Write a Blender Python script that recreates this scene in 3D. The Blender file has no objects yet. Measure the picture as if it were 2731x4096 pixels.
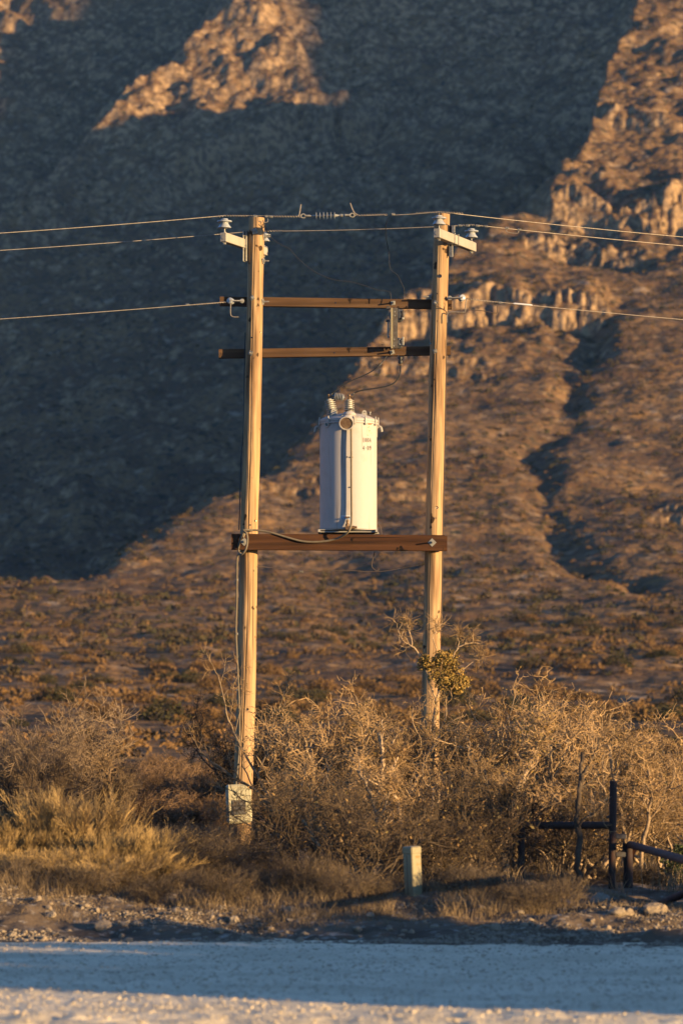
import bpy, math, random
import numpy as np
from mathutils import Vector, Matrix

# ------------------------------------------------------------------ scene, camera
scene = bpy.context.scene
COL = scene.collection
F = 15360.0                      # focal length in photo pixels (135 mm on a 36 mm tall sensor)
CAMZ = 1.6
PITCH = math.atan((3050 - 2048) / F)
cp, sp = math.cos(PITCH), math.sin(PITCH)
cam_d = bpy.data.cameras.new('camera')
cam = bpy.data.objects.new('camera', cam_d); COL.objects.link(cam)
cam_d.sensor_fit = 'VERTICAL'; cam_d.sensor_height = 36; cam_d.sensor_width = 24
cam_d.lens = 135; cam_d.clip_start = 0.5; cam_d.clip_end = 6000
cam.location = (0, 0, CAMZ); cam.rotation_euler = (math.pi / 2 + PITCH, 0, 0)
cam_d.dof.use_dof = True; cam_d.dof.focus_distance = 52.5; cam_d.dof.aperture_fstop = 2.6
scene.camera = cam
scene.view_settings.view_transform = 'Standard'; scene.view_settings.look = 'None'
scene.view_settings.exposure = 1.45; scene.view_settings.gamma = 1.0
scene.cycles.max_bounces = 6; scene.cycles.diffuse_bounces = 1; scene.cycles.glossy_bounces = 2
scene.cycles.transparent_max_bounces = 6; scene.cycles.volume_bounces = 0
scene.cycles.use_denoising = True
scene.render.use_persistent_data = False

# ------------------------------------------------------------------ sun + sky
SUN_AZ, SUN_EL = math.radians(59), math.radians(6.5)     # azimuth from "towards camera" to the right
SX, SY = math.sin(SUN_AZ), -math.cos(SUN_AZ)
TE = math.tan(SUN_EL)
sun_d = bpy.data.lights.new('sun', 'SUN'); sun = bpy.data.objects.new('sun', sun_d); COL.objects.link(sun)
sun_d.energy = 5.0; sun_d.angle = math.radians(0.55); sun_d.color = (1.0, 0.67, 0.30)
sun.rotation_euler = Vector((SX, SY, TE)).to_track_quat('Z', 'Y').to_euler()
world = bpy.data.worlds.new('World'); scene.world = world; world.use_nodes = True
nt = world.node_tree
sky = nt.nodes.new('ShaderNodeTexSky'); sky.sky_type = 'NISHITA'; sky.sun_disc = False
sky.sun_elevation = SUN_EL; sky.sun_rotation = math.atan2(SX, SY)
sky.dust_density = 0.2; sky.ozone_density = 6.0; sky.air_density = 1.0
hs = nt.nodes.new('ShaderNodeHueSaturation'); hs.inputs['Saturation'].default_value = 0.88
nt.links.new(sky.outputs[0], hs.inputs['Color'])
nt.links.new(hs.outputs[0], nt.nodes['Background'].inputs[0])
nt.nodes['Background'].inputs[1].default_value = 0.132

# ------------------------------------------------------------------ helpers
def W(px, py, Y):
    """point at depth Y (metres along +y) on the sight line of a photo position"""
    a = (px - 1365.5) / F; b = (2048 - py) / F
    d = Vector((a, cp - b * sp, sp + b * cp))
    k = Y / d.y
    return Vector((d.x * k, Y, CAMZ + d.z * k))

def link_mesh(name, verts, faces, mats, parent=None, smooth=True, midx=None, sharp=None):
    me = bpy.data.meshes.new(name)
    me.from_pydata([tuple(v) for v in verts] if not isinstance(verts, np.ndarray) else verts.tolist(), [], faces if isinstance(faces, list) else faces.tolist())
    for m in (mats if isinstance(mats, (list, tuple)) else [mats]): me.materials.append(m)
    if midx is not None: me.polygons.foreach_set('material_index', np.asarray(midx, dtype=np.int32))
    me.polygons.foreach_set('use_smooth', [smooth] * len(me.polygons))
    if sharp is not None: me.set_sharp_from_angle(angle=math.radians(sharp))
    me.update()
    o = bpy.data.objects.new(name, me); COL.objects.link(o)
    if parent is not None:
        o.parent = parent; o.matrix_parent_inverse = Matrix.Identity(4)
    return o

def np_mesh(name, co, faces, mats, parent=None, smooth=True, midx=None):
    """fast mesh from arrays; faces (n,k) all of one size"""
    me = bpy.data.meshes.new(name)
    n, k = faces.shape
    me.vertices.add(len(co)); me.vertices.foreach_set('co', np.ascontiguousarray(co, dtype=np.float32).ravel())
    me.loops.add(n * k); me.loops.foreach_set('vertex_index', np.ascontiguousarray(faces, dtype=np.int32).ravel())
    me.polygons.add(n); me.polygons.foreach_set('loop_start', np.arange(0, n * k, k, dtype=np.int32))
    for m in (mats if isinstance(mats, (list, tuple)) else [mats]): me.materials.append(m)
    if midx is not None: me.polygons.foreach_set('material_index', np.asarray(midx, dtype=np.int32))
    me.polygons.foreach_set('use_smooth', np.full(n, smooth))
    me.update(calc_edges=True)
    o = bpy.data.objects.new(name, me); COL.objects.link(o)
    if parent is not None:
        o.parent = parent; o.matrix_parent_inverse = Matrix.Identity(4)
    return o

def tag(o, label=None, cat=None, group=None, kind=None):
    if label: o['label'] = label
    if cat: o['category'] = cat
    if group: o['group'] = group
    if kind: o['kind'] = kind
    return o

def thing(name, loc, label, cat, group=None):
    o = bpy.data.objects.new(name, None); COL.objects.link(o); o.location = loc
    o.empty_display_size = 0.1
    return tag(o, label, cat, group)

# value noise --------------------------------------------------------------
_rng = np.random.RandomState(7)
_LAT = _rng.rand(256, 256)
def vnoise(x, y, seed=0):
    x = np.asarray(x, dtype=float) + seed * 17.31; y = np.asarray(y, dtype=float) + seed * 9.77
    xi = np.floor(x).astype(int); yi = np.floor(y).astype(int)
    fx = x - xi; fy = y - yi
    fx = fx * fx * (3 - 2 * fx); fy = fy * fy * (3 - 2 * fy)
    a = _LAT[xi & 255, yi & 255]; b = _LAT[(xi + 1) & 255, yi & 255]
    c = _LAT[xi & 255, (yi + 1) & 255]; d = _LAT[(xi + 1) & 255, (yi + 1) & 255]
    return (a * (1 - fx) + b * fx) * (1 - fy) + (c * (1 - fx) + d * fx) * fy
def fbm(x, y, oct=4, seed=0, gain=0.5):
    s = 0; a = 1; t = 0
    for i in range(oct):
        s = s + a * (vnoise(x * 2 ** i, y * 2 ** i, seed + i * 3) - 0.5); t += a; a *= gain
    return s / t * 2
def sstep(a, b, x):
    t = np.clip((x - a) / (b - a), 0, 1); return t * t * (3 - 2 * t)

# ------------------------------------------------------------------ materials
def mat(name, base, rough=0.8, metallic=0.0, spec=0.3, noise=None, bump=None, second=None, coords='Object', rnd=None):
    """noise=(scale, detail, colour2, lo, hi); bump=(scale, strength, distance); second = another noise tuple"""
    m = bpy.data.materials.new(name); m.use_nodes = True
    t = m.node_tree; b = t.nodes['Principled BSDF']
    b.inputs['Base Color'].default_value = (*base, 1); b.inputs['Roughness'].default_value = rough
    b.inputs['Metallic'].default_value = metallic; b.inputs['Specular IOR Level'].default_value = spec
    tc = t.nodes.new('ShaderNodeTexCoord'); cur = None
    src = tc.outputs[coords]
    for k, nz in enumerate([noise, second]):
        if not nz: continue
        sc, det, c2, lo, hi = nz[:5]
        mp = t.nodes.new('ShaderNodeMapping'); t.links.new(src, mp.inputs[0])
        if len(nz) > 5: mp.inputs['Scale'].default_value = nz[5]
        n = t.nodes.new('ShaderNodeTexNoise'); n.inputs['Scale'].default_value = sc; n.inputs['Detail'].default_value = det
        n.inputs['Roughness'].default_value = 0.6
        t.links.new(mp.outputs[0], n.inputs['Vector'])
        r = t.nodes.new('ShaderNodeMapRange'); r.inputs[1].default_value = lo; r.inputs[2].default_value = hi
        t.links.new(n.outputs['Fac'], r.inputs[0])
        mx = t.nodes.new('ShaderNodeMix'); mx.data_type = 'RGBA'
        t.links.new(r.outputs[0], mx.inputs[0])
        if cur is None: mx.inputs[6].default_value = (*base, 1)
        else: t.links.new(cur, mx.inputs[6])
        mx.inputs[7].default_value = (*c2, 1)
        cur = mx.outputs[2]
    if rnd and cur is not None:                       # every plant a little lighter or darker than the next
        oi = t.nodes.new('ShaderNodeObjectInfo'); r = t.nodes.new('ShaderNodeMapRange'); r.inputs[3].default_value = rnd[0]; r.inputs[4].default_value = rnd[1]
        t.links.new(oi.outputs['Random'], r.inputs[0]); h = t.nodes.new('ShaderNodeHueSaturation'); t.links.new(r.outputs[0], h.inputs['Value']); t.links.new(cur, h.inputs['Color']); cur = h.outputs[0]
    if cur is not None: t.links.new(cur, b.inputs['Base Color'])
    if bump:
        mp = t.nodes.new('ShaderNodeMapping'); t.links.new(src, mp.inputs[0])
        if len(bump) > 3: mp.inputs['Scale'].default_value = bump[3]
        n = t.nodes.new('ShaderNodeTexNoise'); n.inputs['Scale'].default_value = bump[0]; n.inputs['Detail'].default_value = 5
        t.links.new(mp.outputs[0], n.inputs['Vector'])
        bp = t.nodes.new('ShaderNodeBump'); bp.inputs['Strength'].default_value = bump[1]; bp.inputs['Distance'].default_value = bump[2]
        t.links.new(n.outputs['Fac'], bp.inputs['Height']); t.links.new(bp.outputs[0], b.inputs['Normal'])
    return m

# ------------------------------------------------------------------ terrain
def interp(x, xs, ys): return np.interp(x, xs, ys)
FY = [0, 34, 46, 60, 120, 200, 300, 400, 470, 520, 580, 650, 710, 790, 860, 1000, 1400]
def _zz(py, Y): return 1.6 + (3050 - py) / F * Y
FZ = [0.35, 0.35, 0.35, 0.5, 2.0, 4.9, 11.2, 20.5, _zz(1960, 470), _zz(1660, 520), _zz(1310, 580), _zz(1000, 650), _zz(690, 710), _zz(300, 790), _zz(-60, 860), 152, 140]
BY = [0, 500, 600, 680, 760, 850, 950, 1050, 1400]
BZ = [-40, -10, _zz(2500, 600), _zz(2050, 680), _zz(1530, 760), _zz(900, 850), _zz(200, 950), _zz(-560, 1050), 480]
# spur crest: photo column -> photo height of the skyline of the near slope
CX = [-2600, -900, 0, 200, 320, 420, 520, 700, 900, 1120, 1290, 1400, 1500, 1680, 1820, 2090, 2270, 2370, 2430, 2480, 2600, 4000]
CY = [2320, 2350, 2400, 2430, 2520, 2490, 2400, 2265, 2070, 1880, 1620, 1470, 1330, 1180, 980, 830, 740, 600, 450, 200, -300, -900]
_ey = np.linspace(60, 858, 799)
_ez = interp(_ey, FY, FZ); _ep = 3050 - F * (_ez - 1.6) / _ey
_ey = np.append(_ey, [900, 1100]); _ep = np.append(_ep, [-400, -3500])      # photo height of front profile by depth
def smooth1(a, k):
    ker = np.hanning(2 * k + 1); ker /= ker.sum()
    return np.convolve(np.pad(a, k, mode='edge'), ker, mode='valid')
_fy = np.linspace(0, 1400, 1401); _fz = smooth1(interp(_fy, FY, FZ), 22); _fz[:75] = interp(_fy[:75], FY, FZ)
_bz = smooth1(interp(_fy, BY, BZ), 25)

def terrain(x, Y):
    """height of the hills at plan position (arrays)"""
    x = np.asarray(x, float); Y = np.asarray(Y, float)
    px = 1365.5 + F * x / np.maximum(Y, 30)
    big = fbm(x / 60, Y / 60, 3, 11)
    med = fbm(x / 16, Y / 16, 3, 23)
    fin = fbm(x / 4.0, Y / 4.0, 3, 31)
    f = interp(Y, _fy, _fz)
    far = sstep(300, 520, Y)
    # a ravine that runs down the right-hand slope, its right bank higher and facing left
    zi = [0, 330, 400, 440, 470, 495, 530, 570, 600, 640, 1400]
    gx = interp(Y, zi, [40, 30, 27.5, 25.5, 25, 25.5, 31, 36.5, 42, 60, 120]) + 2.5 * fbm(Y / 30, x * 0, 3, 5)
    d = x - gx
    rv = sstep(330, 400, Y) * (1 - sstep(575, 640, Y))
    f = f + rv * (np.where(d > 0, 0.25 * sstep(0, 10, d) - 0.02 * np.clip(d - 16, 0, 60), -2.4 * np.exp(-(d / 5) ** 2) * 0 + 0) - 1.5 * np.exp(-(d / 2.6) ** 2) * (0.8 + 0.9 * fbm(x / 4, Y / 12, 3, 33)))
    # second smaller gully lower middle
    g2 = -0.02 * (Y - 300) + 2 + 4 * fbm(Y / 40, x * 0, 2, 8)
    f = f - sstep(250, 300, Y) * (1 - sstep(440, 520, Y)) * 0.7 * np.exp(-((x - g2) / 6.0) ** 2)
    f = f + far * (1.8 * big + 0.9 * med) + (1 - far) * sstep(60, 140, Y) * (0.9 * big + 0.5 * med)
    # rock bands
    colw = fbm(x / 2.2, Y / 5, 4, 41, 0.65) + 0.5 * fbm(x / 7, Y / 14, 2, 44); colb = fbm(x / 14, Y / 40, 2, 43)
    colw2 = fbm(x / 1.7, Y / 4, 4, 46, 0.65); colb2 = fbm(x / 9, Y / 30, 2, 48)
    def band(f, Yk, A, w, msk, ramp=45):
        yk = Yk + 5.5 * colb + 3.2 * colw
        dd = Y - yk
        d2 = dd - 4.5 + 2.6 * colb2 + 2.2 * colw2                 # a second, set-back ledge
        return f + A * msk * (0.62 * sstep(0, w, dd) + 0.38 * sstep(0, w * 0.8, d2) - np.clip((dd + ramp) / (2 * ramp), 0, 1))
    f = band(f, 588, 8.0, 2.4, sstep(1380, 1560, px) * (1 - sstep(2330, 2500, px)) * (0.75 + 0.7 * fbm(x / 5, Y / 8, 3, 61)))
    f = band(f, 676, 9.0, 3.0, sstep(2080, 2260, px) * (0.65 + 0.9 * fbm(x / 5, Y / 8, 3, 62)))
    f = band(f, 655, 3.4, 2.0, sstep(2050, 2150, px) * (1 - sstep(2500, 2650, px)), 25)
    f = band(f, 742, 5.0, 3.0, sstep(2380, 2500, px) * (0.6 + 0.8 * fbm(x / 7, Y * 0, 2, 63)), 30)
    f = band(f, 553, 1.9, 1.5, sstep(1230, 1400, px) * (1 - sstep(1900, 2050, px)), 20)
    f = band(f, 446, 2.1, 1.4, sstep(2560, 2680, px), 18)
    f = band(f, 463, 1.3, 1.5, sstep(850, 950, px) * (1 - sstep(1700, 1850, px)), 14)
    # crest of the spur
    c = interp(px + 26 * fbm(x / 5, Y * 0 + 3, 3, 51) + 110 * fbm(x / 12, Y * 0 + 9, 3, 53), CX, CY)
    round_ = interp(px, [0, 400, 700, 1200, 1400, 2731], [16, 50, 90, 44, 10, 8])
    yc = interp(-c, -_ep, _ey)
    yc = interp(-(c - 0.85 * round_ / 4 * F / yc * 0.8), -_ep, _ey)
    over = Y - yc
    zc = interp(yc, _fy, _fz)
    k = 0.85
    f = np.minimum(f, interp(px, [2740, 2950, 3300], [400, 140, 108]) + 3 * med)
    drop = np.where(over > -round_, k * (over + round_) ** 2 / (4 * round_), 0)
    drop = np.where(over > round_, k * over, drop)
    slope_up = np.where(over > 0, f - zc, 0)                       # cancel the climb behind the crest
    f2 = f - drop - np.where(over > 0, np.maximum(slope_up, 0), 0)
    f2 = np.maximum(f2, 6 + 0.02 * (Y - 400))
    # far wall
    b = interp(Y, _fy, _bz)
    b = b + 5.0 * big + 2.2 * med + 0.10 * np.clip(x - 40, -200, 0)
    # rib on the upper left
    xl = interp(Y, [800, 860, 890, 920, 950, 985, 1020, 1200], [-110, -84, -74, -62, -50, -25, -14, 40]) + 6 * fbm(Y / 16, x * 0 + 1, 3, 71) + 4.0 * fbm(Y / 5, x * 0, 3, 72)
    dl = xl - x
    b = b + sstep(820, 860, Y) * np.where(dl > 0, -1.25 * np.clip(dl, 0, 22) + 0.10 * np.clip(dl - 30, 0, 80), -0.18 * np.clip(-dl, 0, 50))
    b = b + sstep(860, 960, Y) * 4 * np.exp(-((x + 12 + 0.25 * (Y - 940)) / 9) ** 2)
    cliffb = fbm(x / 3.5, Y / 12, 3, 81)
    ybk = 930 + 8 * cliffb + 0.5 * x
    dd = Y - ybk
    b = b + 9 * (sstep(0, 4, dd) - np.clip((dd + 40) / 80, 0, 1)) * sstep(-45, -35, x) * (1 - sstep(5, 15, x))
    # join: hidden valley between
    z = np.maximum(f2, b)
    rough = sstep(90, 300, Y)
    z = z + rough * (0.55 * fin + 0.5 * np.abs(fbm(x / 7, Y / 7, 2, 91))) + sstep(560, 700, Y) * (1.0 * fbm(x / 9, Y / 7, 3, 95))
    z = z + sstep(600, 700, Y) * ((2.4 + 1.6 * sstep(860, 900, Y)) * fbm(x / 7, Y / 6, 4, 97, 0.6) + (3.5 + 4 * sstep(860, 900, Y)) * np.abs(fbm((x + 0.35 * Y) / 22, Y / 60, 3, 99)))
    return z

def near_z(x, Y):
    """bank, verge and plateau from the road edge to 60 m"""
    x = np.asarray(x, float); Y = np.asarray(Y, float)
    edge = 34.1 - 0.20 * x + 0.35 * fbm(x / 1.5, Y * 0, 3, 3)
    h = 0.30 + 0.10 * fbm(x / 2.2, Y / 3, 3, 4) + 0.10 * sstep(0.5, -3.5, x) - 0.10 * sstep(1.5, 3.5, x)
    w = 2.6 + 0.8 * fbm(x / 2, Y * 0, 2, 6)
    z = h * sstep(0, 1, (Y - edge) / w) + 0.10 * sstep(36, 50, Y)
    z = z + sstep(0, 0.6, Y - edge) * (0.11 * fbm(x / 0.6, Y / 0.5, 4, 9, 0.6))
    z = np.where(Y < edge, -0.03 - 0.01 * (edge - Y), z)
    return z * 1.0

def ground_z(x, Y):
    x = np.asarray(x, float); Y = np.asarray(Y, float)
    a = near_z(x, Y)
    b = terrain(x, np.maximum(Y, 60.0))
    k = sstep(50, 72, Y)
    return a * (1 - k) + b * k

def gz(x, Y): return float(ground_z(np.array([x]), np.array([Y]))[0])

def ramp_mat(name):
    """hillside: dry grass and soil, pale rock where steep, dark scrub speckle"""
    m = bpy.data.materials.new(name); m.use_nodes = True
    t = m.node_tree; b = t.nodes['Principled BSDF']; N = t.nodes.new; L = t.links.new
    b.inputs['Roughness'].default_value = 0.95; b.inputs['Specular IOR Level'].default_value = 0.05
    geo = N('ShaderNodeNewGeometry'); sep = N('ShaderNodeSeparateXYZ'); L(geo.outputs['True Normal'], sep.inputs[0])
    def noise(scale, det, lo, hi, rough=0.6):
        n = N('ShaderNodeTexNoise'); n.inputs['Scale'].default_value = scale; n.inputs['Detail'].default_value = det; n.inputs['Roughness'].default_value = rough
        L(geo.outputs['Position'], n.inputs['Vector'])
        r = N('ShaderNodeMapRange'); r.inputs[1].default_value = lo; r.inputs[2].default_value = hi; L(n.outputs['Fac'], r.inputs[0]); return r.outputs[0]
    def mix(fac, a, c):
        x = N('ShaderNodeMix'); x.data_type = 'RGBA'; L(fac, x.inputs[0])
        for i, v in ((6, a), (7, c)):
            if isinstance(v, tuple): x.inputs[i].default_value = (*v, 1)
            else: L(v, x.inputs[i])
        return x.outputs[2]
    c = mix(noise(0.07, 5, 0.42, 0.58), (0.20, 0.116, 0.052), (0.115, 0.066, 0.034))
    c = mix(noise(0.8, 5, 0.45, 0.62), c, (0.085, 0.06, 0.037))
    c = mix(noise(0.35, 5, 0.56, 0.68), c, (0.25, 0.17, 0.10))
    c = mix(noise(0.22, 6, 0.62, 0.68), c, (0.26, 0.19, 0.125))
    c = mix(noise(0.5, 4, 0.58, 0.66), c, (0.035, 0.035, 0.024))
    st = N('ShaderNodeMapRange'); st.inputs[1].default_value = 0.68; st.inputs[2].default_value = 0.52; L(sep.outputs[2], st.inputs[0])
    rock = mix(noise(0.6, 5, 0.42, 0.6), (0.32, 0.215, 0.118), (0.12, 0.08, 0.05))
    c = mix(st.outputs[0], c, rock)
    L(c, b.inputs['Base Color'])
    n = N('ShaderNodeTexNoise'); n.inputs['Scale'].default_value = 0.9; n.inputs['Detail'].default_value = 6; L(geo.outputs['Position'], n.inputs['Vector'])
    bp = N('ShaderNodeBump'); bp.inputs['Strength'].default_value = 0.8; bp.inputs['Distance'].default_value = 0.6
    L(n.outputs['Fac'], bp.inputs['Height']); L(bp.outputs[0], b.inputs['Normal'])
    return m
M_HILL = ramp_mat('dry_hillside')

def grid_faces(nr, nc):
    i = np.arange(nr - 1)[:, None] * nc + np.arange(nc - 1)[None, :]
    return np.stack([i, i + 1, i + nc + 1, i + nc], -1).reshape(-1, 4)

us = np.concatenate([np.linspace(-0.60, -0.135, 60)[:-1], np.linspace(-0.135, 0.135, 520), np.linspace(0.135, 0.42, 40)[1:]])
Ys = np.concatenate([np.linspace(60, 300, 200)[:-1], np.linspace(300, 1080, 980)])
U, YY = np.meshgrid(us, Ys)
X = U * YY
Z = ground_z(X, YY)
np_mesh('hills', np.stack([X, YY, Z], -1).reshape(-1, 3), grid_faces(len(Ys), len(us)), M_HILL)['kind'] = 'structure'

# mountain added unseen on the right, its skyline shaped to shade the far wall (seen from the sun: s across, h up)
HS = [380, 430, 480, 513, 560, 600, 668, 722, 760, 797, 828, 848, 900, 1000, 1150]
HH = [-60, 10, 55, 78, 92, 110, 138, 170, 187, 222, 252, 282, 308, 330, 250]
def shade_ridge():
    ss = np.linspace(380, 1150, 300); tt = np.linspace(-1, 1, 41)
    S_, T_ = np.meshgrid(ss, tt)
    H = interp(S_, HS, HH) + 5.5 * fbm(S_ / 8, S_ * 0, 4, 15) + TE * 420
    prof = np.clip(1 - np.abs(T_), 0, 1) ** 0.9
    t = 420 + T_ * np.clip(H, 20, 400) * 1.5
    z = np.maximum(H, -5) * prof - 4 + (1 - prof) * 6 * fbm(S_ / 30, T_ * 6, 3, 19) * prof
    x = S_ * (-SY) + t * SX; y = S_ * SX + t * SY
    np_mesh('shade_ridge', np.stack([x, y, z], -1).reshape(-1, 3), grid_faces(41, 300), M_HILL)['kind'] = 'structure'
shade_ridge()
# ------------------------------------------------------------------ mesh builder
class MB:
    def __init__(s): s.v = []; s.f = []; s.mi = []; s.m = 0; s.ch = []
    def add(s, vs, fs):
        n = len(s.v); s.ch.append((list(vs), [list(f) for f in fs])); s.v += [Vector(v) for v in vs]; s.f += [[i + n for i in f] for f in fs]; s.mi += [s.m] * len(fs); return s
    def box(s, c, d, R=None, bev=0.0):
        c = Vector(c); x, y, z = d[0] / 2, d[1] / 2, d[2] / 2
        if bev <= 0:
            vs = [Vector((i * x, j * y, k * z)) for i in (-1, 1) for j in (-1, 1) for k in (-1, 1)]
            fs = [[0, 1, 3, 2], [4, 6, 7, 5], [0, 4, 5, 1], [2, 3, 7, 6], [0, 2, 6, 4], [1, 5, 7, 3]]
        else:
            vs = []; idx = {}
            for i in (-1, 1):
                for j in (-1, 1):
                    for k in (-1, 1):
                        for a in range(3):
                            q = [x - bev, y - bev, z - bev]; q[a] = (x, y, z)[a]
                            idx[(i, j, k, a)] = len(vs); vs.append(Vector((i * q[0], j * q[1], k * q[2])))
            fs = []
            for a in range(3):
                b, e = (a + 1) % 3, (a + 2) % 3
                for sg in (-1, 1):
                    q = []
                    for (p, r) in ((-1, -1), (1, -1), (1, 1), (-1, 1)):
                        t = [0, 0, 0]; t[a] = sg; t[b] = p; t[e] = r; q.append(idx[(*t, a)])
                    fs.append(q if sg > 0 else q[::-1])
                for p in (-1, 1):
                    for r in (-1, 1):
                        t0 = [0, 0, 0]; t1 = [0, 0, 0]; t0[a] = -1; t1[a] = 1
                        t0[b] = t1[b] = p; t0[e] = t1[e] = r
                        q = [idx[(*t0, b)], idx[(*t1, b)], idx[(*t1, e)], idx[(*t0, e)]]
                        fs.append(q if p * r < 0 else q[::-1])
            for i in (-1, 1):
                for j in (-1, 1):
                    for k in (-1, 1):
                        q = [idx[(i, j, k, 0)], idx[(i, j, k, 1)], idx[(i, j, k, 2)]]
                        fs.append(q if i * j * k > 0 else q[::-1])
        if R is not None: vs = [R @ v for v in vs]
        return s.add([c + v for v in vs], fs)
    def tube(s, pts, r, n=8, caps=True, jit=None):
        pts = [Vector(p) for p in pts]; m = len(pts)
        rs = list(r) if hasattr(r, '__len__') else [r] * m
        vs = []; up = None
        for i, p in enumerate(pts):
            t = (pts[min(i + 1, m - 1)] - pts[max(i - 1, 0)]).normalized()
            if up is None:
                a = Vector((0, 0, 1)) if abs(t.z) < 0.9 else Vector((1, 0, 0))
                up = (a - t * a.dot(t)).normalized()
            else: up = (up - t * up.dot(t)).normalized()
            w = t.cross(up)
            for k in range(n):
                th = 2 * math.pi * k / n
                rr = rs[i] * (jit(i, th, p) if jit else 1)
                vs.append(p + up * (math.cos(th) * rr) + w * (math.sin(th) * rr))
        fs = [[i * n + k, i * n + (k + 1) % n, (i + 1) * n + (k + 1) % n, (i + 1) * n + k] for i in range(m - 1) for k in range(n)]
        if caps: fs += [list(range(n))[::-1], list(range((m - 1) * n, m * n))]
        return s.add(vs, fs)
    def lathe(s, prof, o=(0, 0, 0), ax=(0, 0, 1), n=20):
        """prof: (radius, height along the axis)"""
        o = Vector(o); ax = Vector(ax).normalized(); q = Vector((0, 0, 1)).rotation_difference(ax)
        vs = []
        for r, h in prof:
            for k in range(n):
                th = 2 * math.pi * k / n
                vs.append(o + q @ Vector((math.cos(th) * max(r, 1e-4), math.sin(th) * max(r, 1e-4), h)))
        m = len(prof)
        fs = [[i * n + k, i * n + (k + 1) % n, (i + 1) * n + (k + 1) % n, (i + 1) * n + k] for i in range(m - 1) for k in range(n)]
        fs += [list(range(n))[::-1], list(range((m - 1) * n, m * n))]
        return s.add(vs, fs)
    def helix(s, p0, p1, R, r, turns, n=5, k=10):
        p0 = Vector(p0); p1 = Vector(p1); ax = (p1 - p0); q = Vector((0, 0, 1)).rotation_difference(ax.normalized())
        pts = []
        for i in range(turns * k + 1):
            a = 2 * math.pi * i / k
            pts.append(p0 + ax * (i / (turns * k)) + q @ Vector((math.cos(a) * R, math.sin(a) * R, 0)))
        return s.tube(pts, r, n)
    def build(s, name, mats, parent=None, smooth=True, sharp=35, origin=None):
        off = Vector(origin) if origin is not None else (parent_world(parent) if parent is not None else Vector((0, 0, 0)))
        vs = [v - off for v in s.v]
        o = link_mesh(name, vs, s.f, mats, parent, smooth, s.mi if isinstance(mats, (list, tuple)) else None, sharp)
        if parent is None: o.location = off
        return o
def parent_world(o):
    v = Vector((0, 0, 0))
    while o is not None: v += o.location; o = o.parent
    return v
def spline(pts, n=8):
    """Catmull-Rom through the points"""
    P = [Vector(p) for p in pts]; P = [P[0] * 2 - P[1]] + P + [P[-1] * 2 - P[-2]]; out = []
    for i in range(1, len(P) - 2):
        a, b, c, d = P[i - 1], P[i], P[i + 1], P[i + 2]
        for k in range(n):
            t = k / n
            out.append(0.5 * ((2 * b) + (c - a) * t + (2 * a - 5 * b + 4 * c - d) * t * t + (3 * b - a - 3 * c + d) * t ** 3))
    out.append(P[-2]); return out
def Q(lst, Y): return [W(p[0], p[1], p[2] if len(p) > 2 else Y) for p in lst]
S = F / 53.0 * 1.0          # photo pixels per metre at the poles
def px(n): return n / 289.8

# ------------------------------------------------------------------ materials of the gear
def wood_mat(name, c1, c2, dark, zs=(26, 26, 1.1), crack=True, rough=0.85, along='Z'):
    m = bpy.data.materials.new(name); m.use_nodes = True; t = m.node_tree; b = t.nodes['Principled BSDF']; N = t.nodes.new; L = t.links.new
    b.inputs['Roughness'].default_value = rough; b.inputs['Specular IOR Level'].default_value = 0.2
    tc = N('ShaderNodeTexCoord')
    def noise(scale, det, lo, hi, sc, dist=0.0):
        mp = N('ShaderNodeMapping'); mp.inputs['Scale'].default_value = sc; L(tc.outputs['Object'], mp.inputs[0])
        n = N('ShaderNodeTexNoise'); n.inputs['Scale'].default_value = scale; n.inputs['Detail'].default_value = det; n.inputs['Distortion'].default_value = dist
        L(mp.outputs[0], n.inputs['Vector'])
        r = N('ShaderNodeMapRange'); r.inputs[1].default_value = lo; r.inputs[2].default_value = hi; L(n.outputs['Fac'], r.inputs[0]); return r.outputs[0]
    def mix(f, a, c):
        x = N('ShaderNodeMix'); x.data_type = 'RGBA'; L(f, x.inputs[0])
        for i, v in ((6, a), (7, c)):
            if isinstance(v, tuple): x.inputs[i].default_value = (*v, 1)
            else: L(v, x.inputs[i])
        return x.outputs[2]
    g = noise(1.0, 6, 0.35, 0.65, zs, 0.4)
    c = mix(g, c1, c2)
    c = mix(noise(1.0, 3, 0.5, 0.72, (zs[0] * 0.25, zs[1] * 0.25, zs[2] * 0.8)), c, dark)
    if crack:
        sc = tuple(v * 1.7 if v > 5 else v * 0.35 for v in zs)
        c = mix(noise(1.0, 2, 0.655, 0.69, sc), c, tuple(v * 0.25 for v in dark))
        k = noise(7.0, 2, 0.68, 0.72, (1, 1, 0.8)); c = mix(k, c, tuple(v * 0.3 for v in dark))
    L(c, b.inputs['Base Color'])
    bp = N('ShaderNodeBump'); bp.inputs['Strength'].default_value = 0.5; bp.inputs['Distance'].default_value = 0.01
    L(g, bp.inputs['Height']); L(bp.outputs[0], b.inputs['Normal'])
    return m
M_POLE = wood_mat('pole_wood', (0.3885, 0.2572, 0.1344), (0.231, 0.1418, 0.0714), (0.1365, 0.07665, 0.0378))
M_BEAM = wood_mat('brown_timber', (0.09756, 0.05608, 0.02926), (0.06341, 0.03414, 0.01756), (0.04389, 0.02439, 0.01365), zs=(1.1, 16, 16))
M_PLAT = wood_mat('platform_timber', (0.06803, 0.02887, 0.01191), (0.03889, 0.01507, 0.006065), (0.01134, 0.005021, 0.002598), zs=(1.4, 16, 14))
M_FIBER = mat('fibreglass', (0.306, 0.2805, 0.2346), 0.5, noise=(3, 3, (0.255, 0.2295, 0.1887), 0.4, 0.7))
M_PORC = mat('grey_porcelain', (0.3, 0.318, 0.33), 0.22, spec=0.6, noise=(20, 2, (0.252, 0.264, 0.276), 0.4, 0.7))
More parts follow.
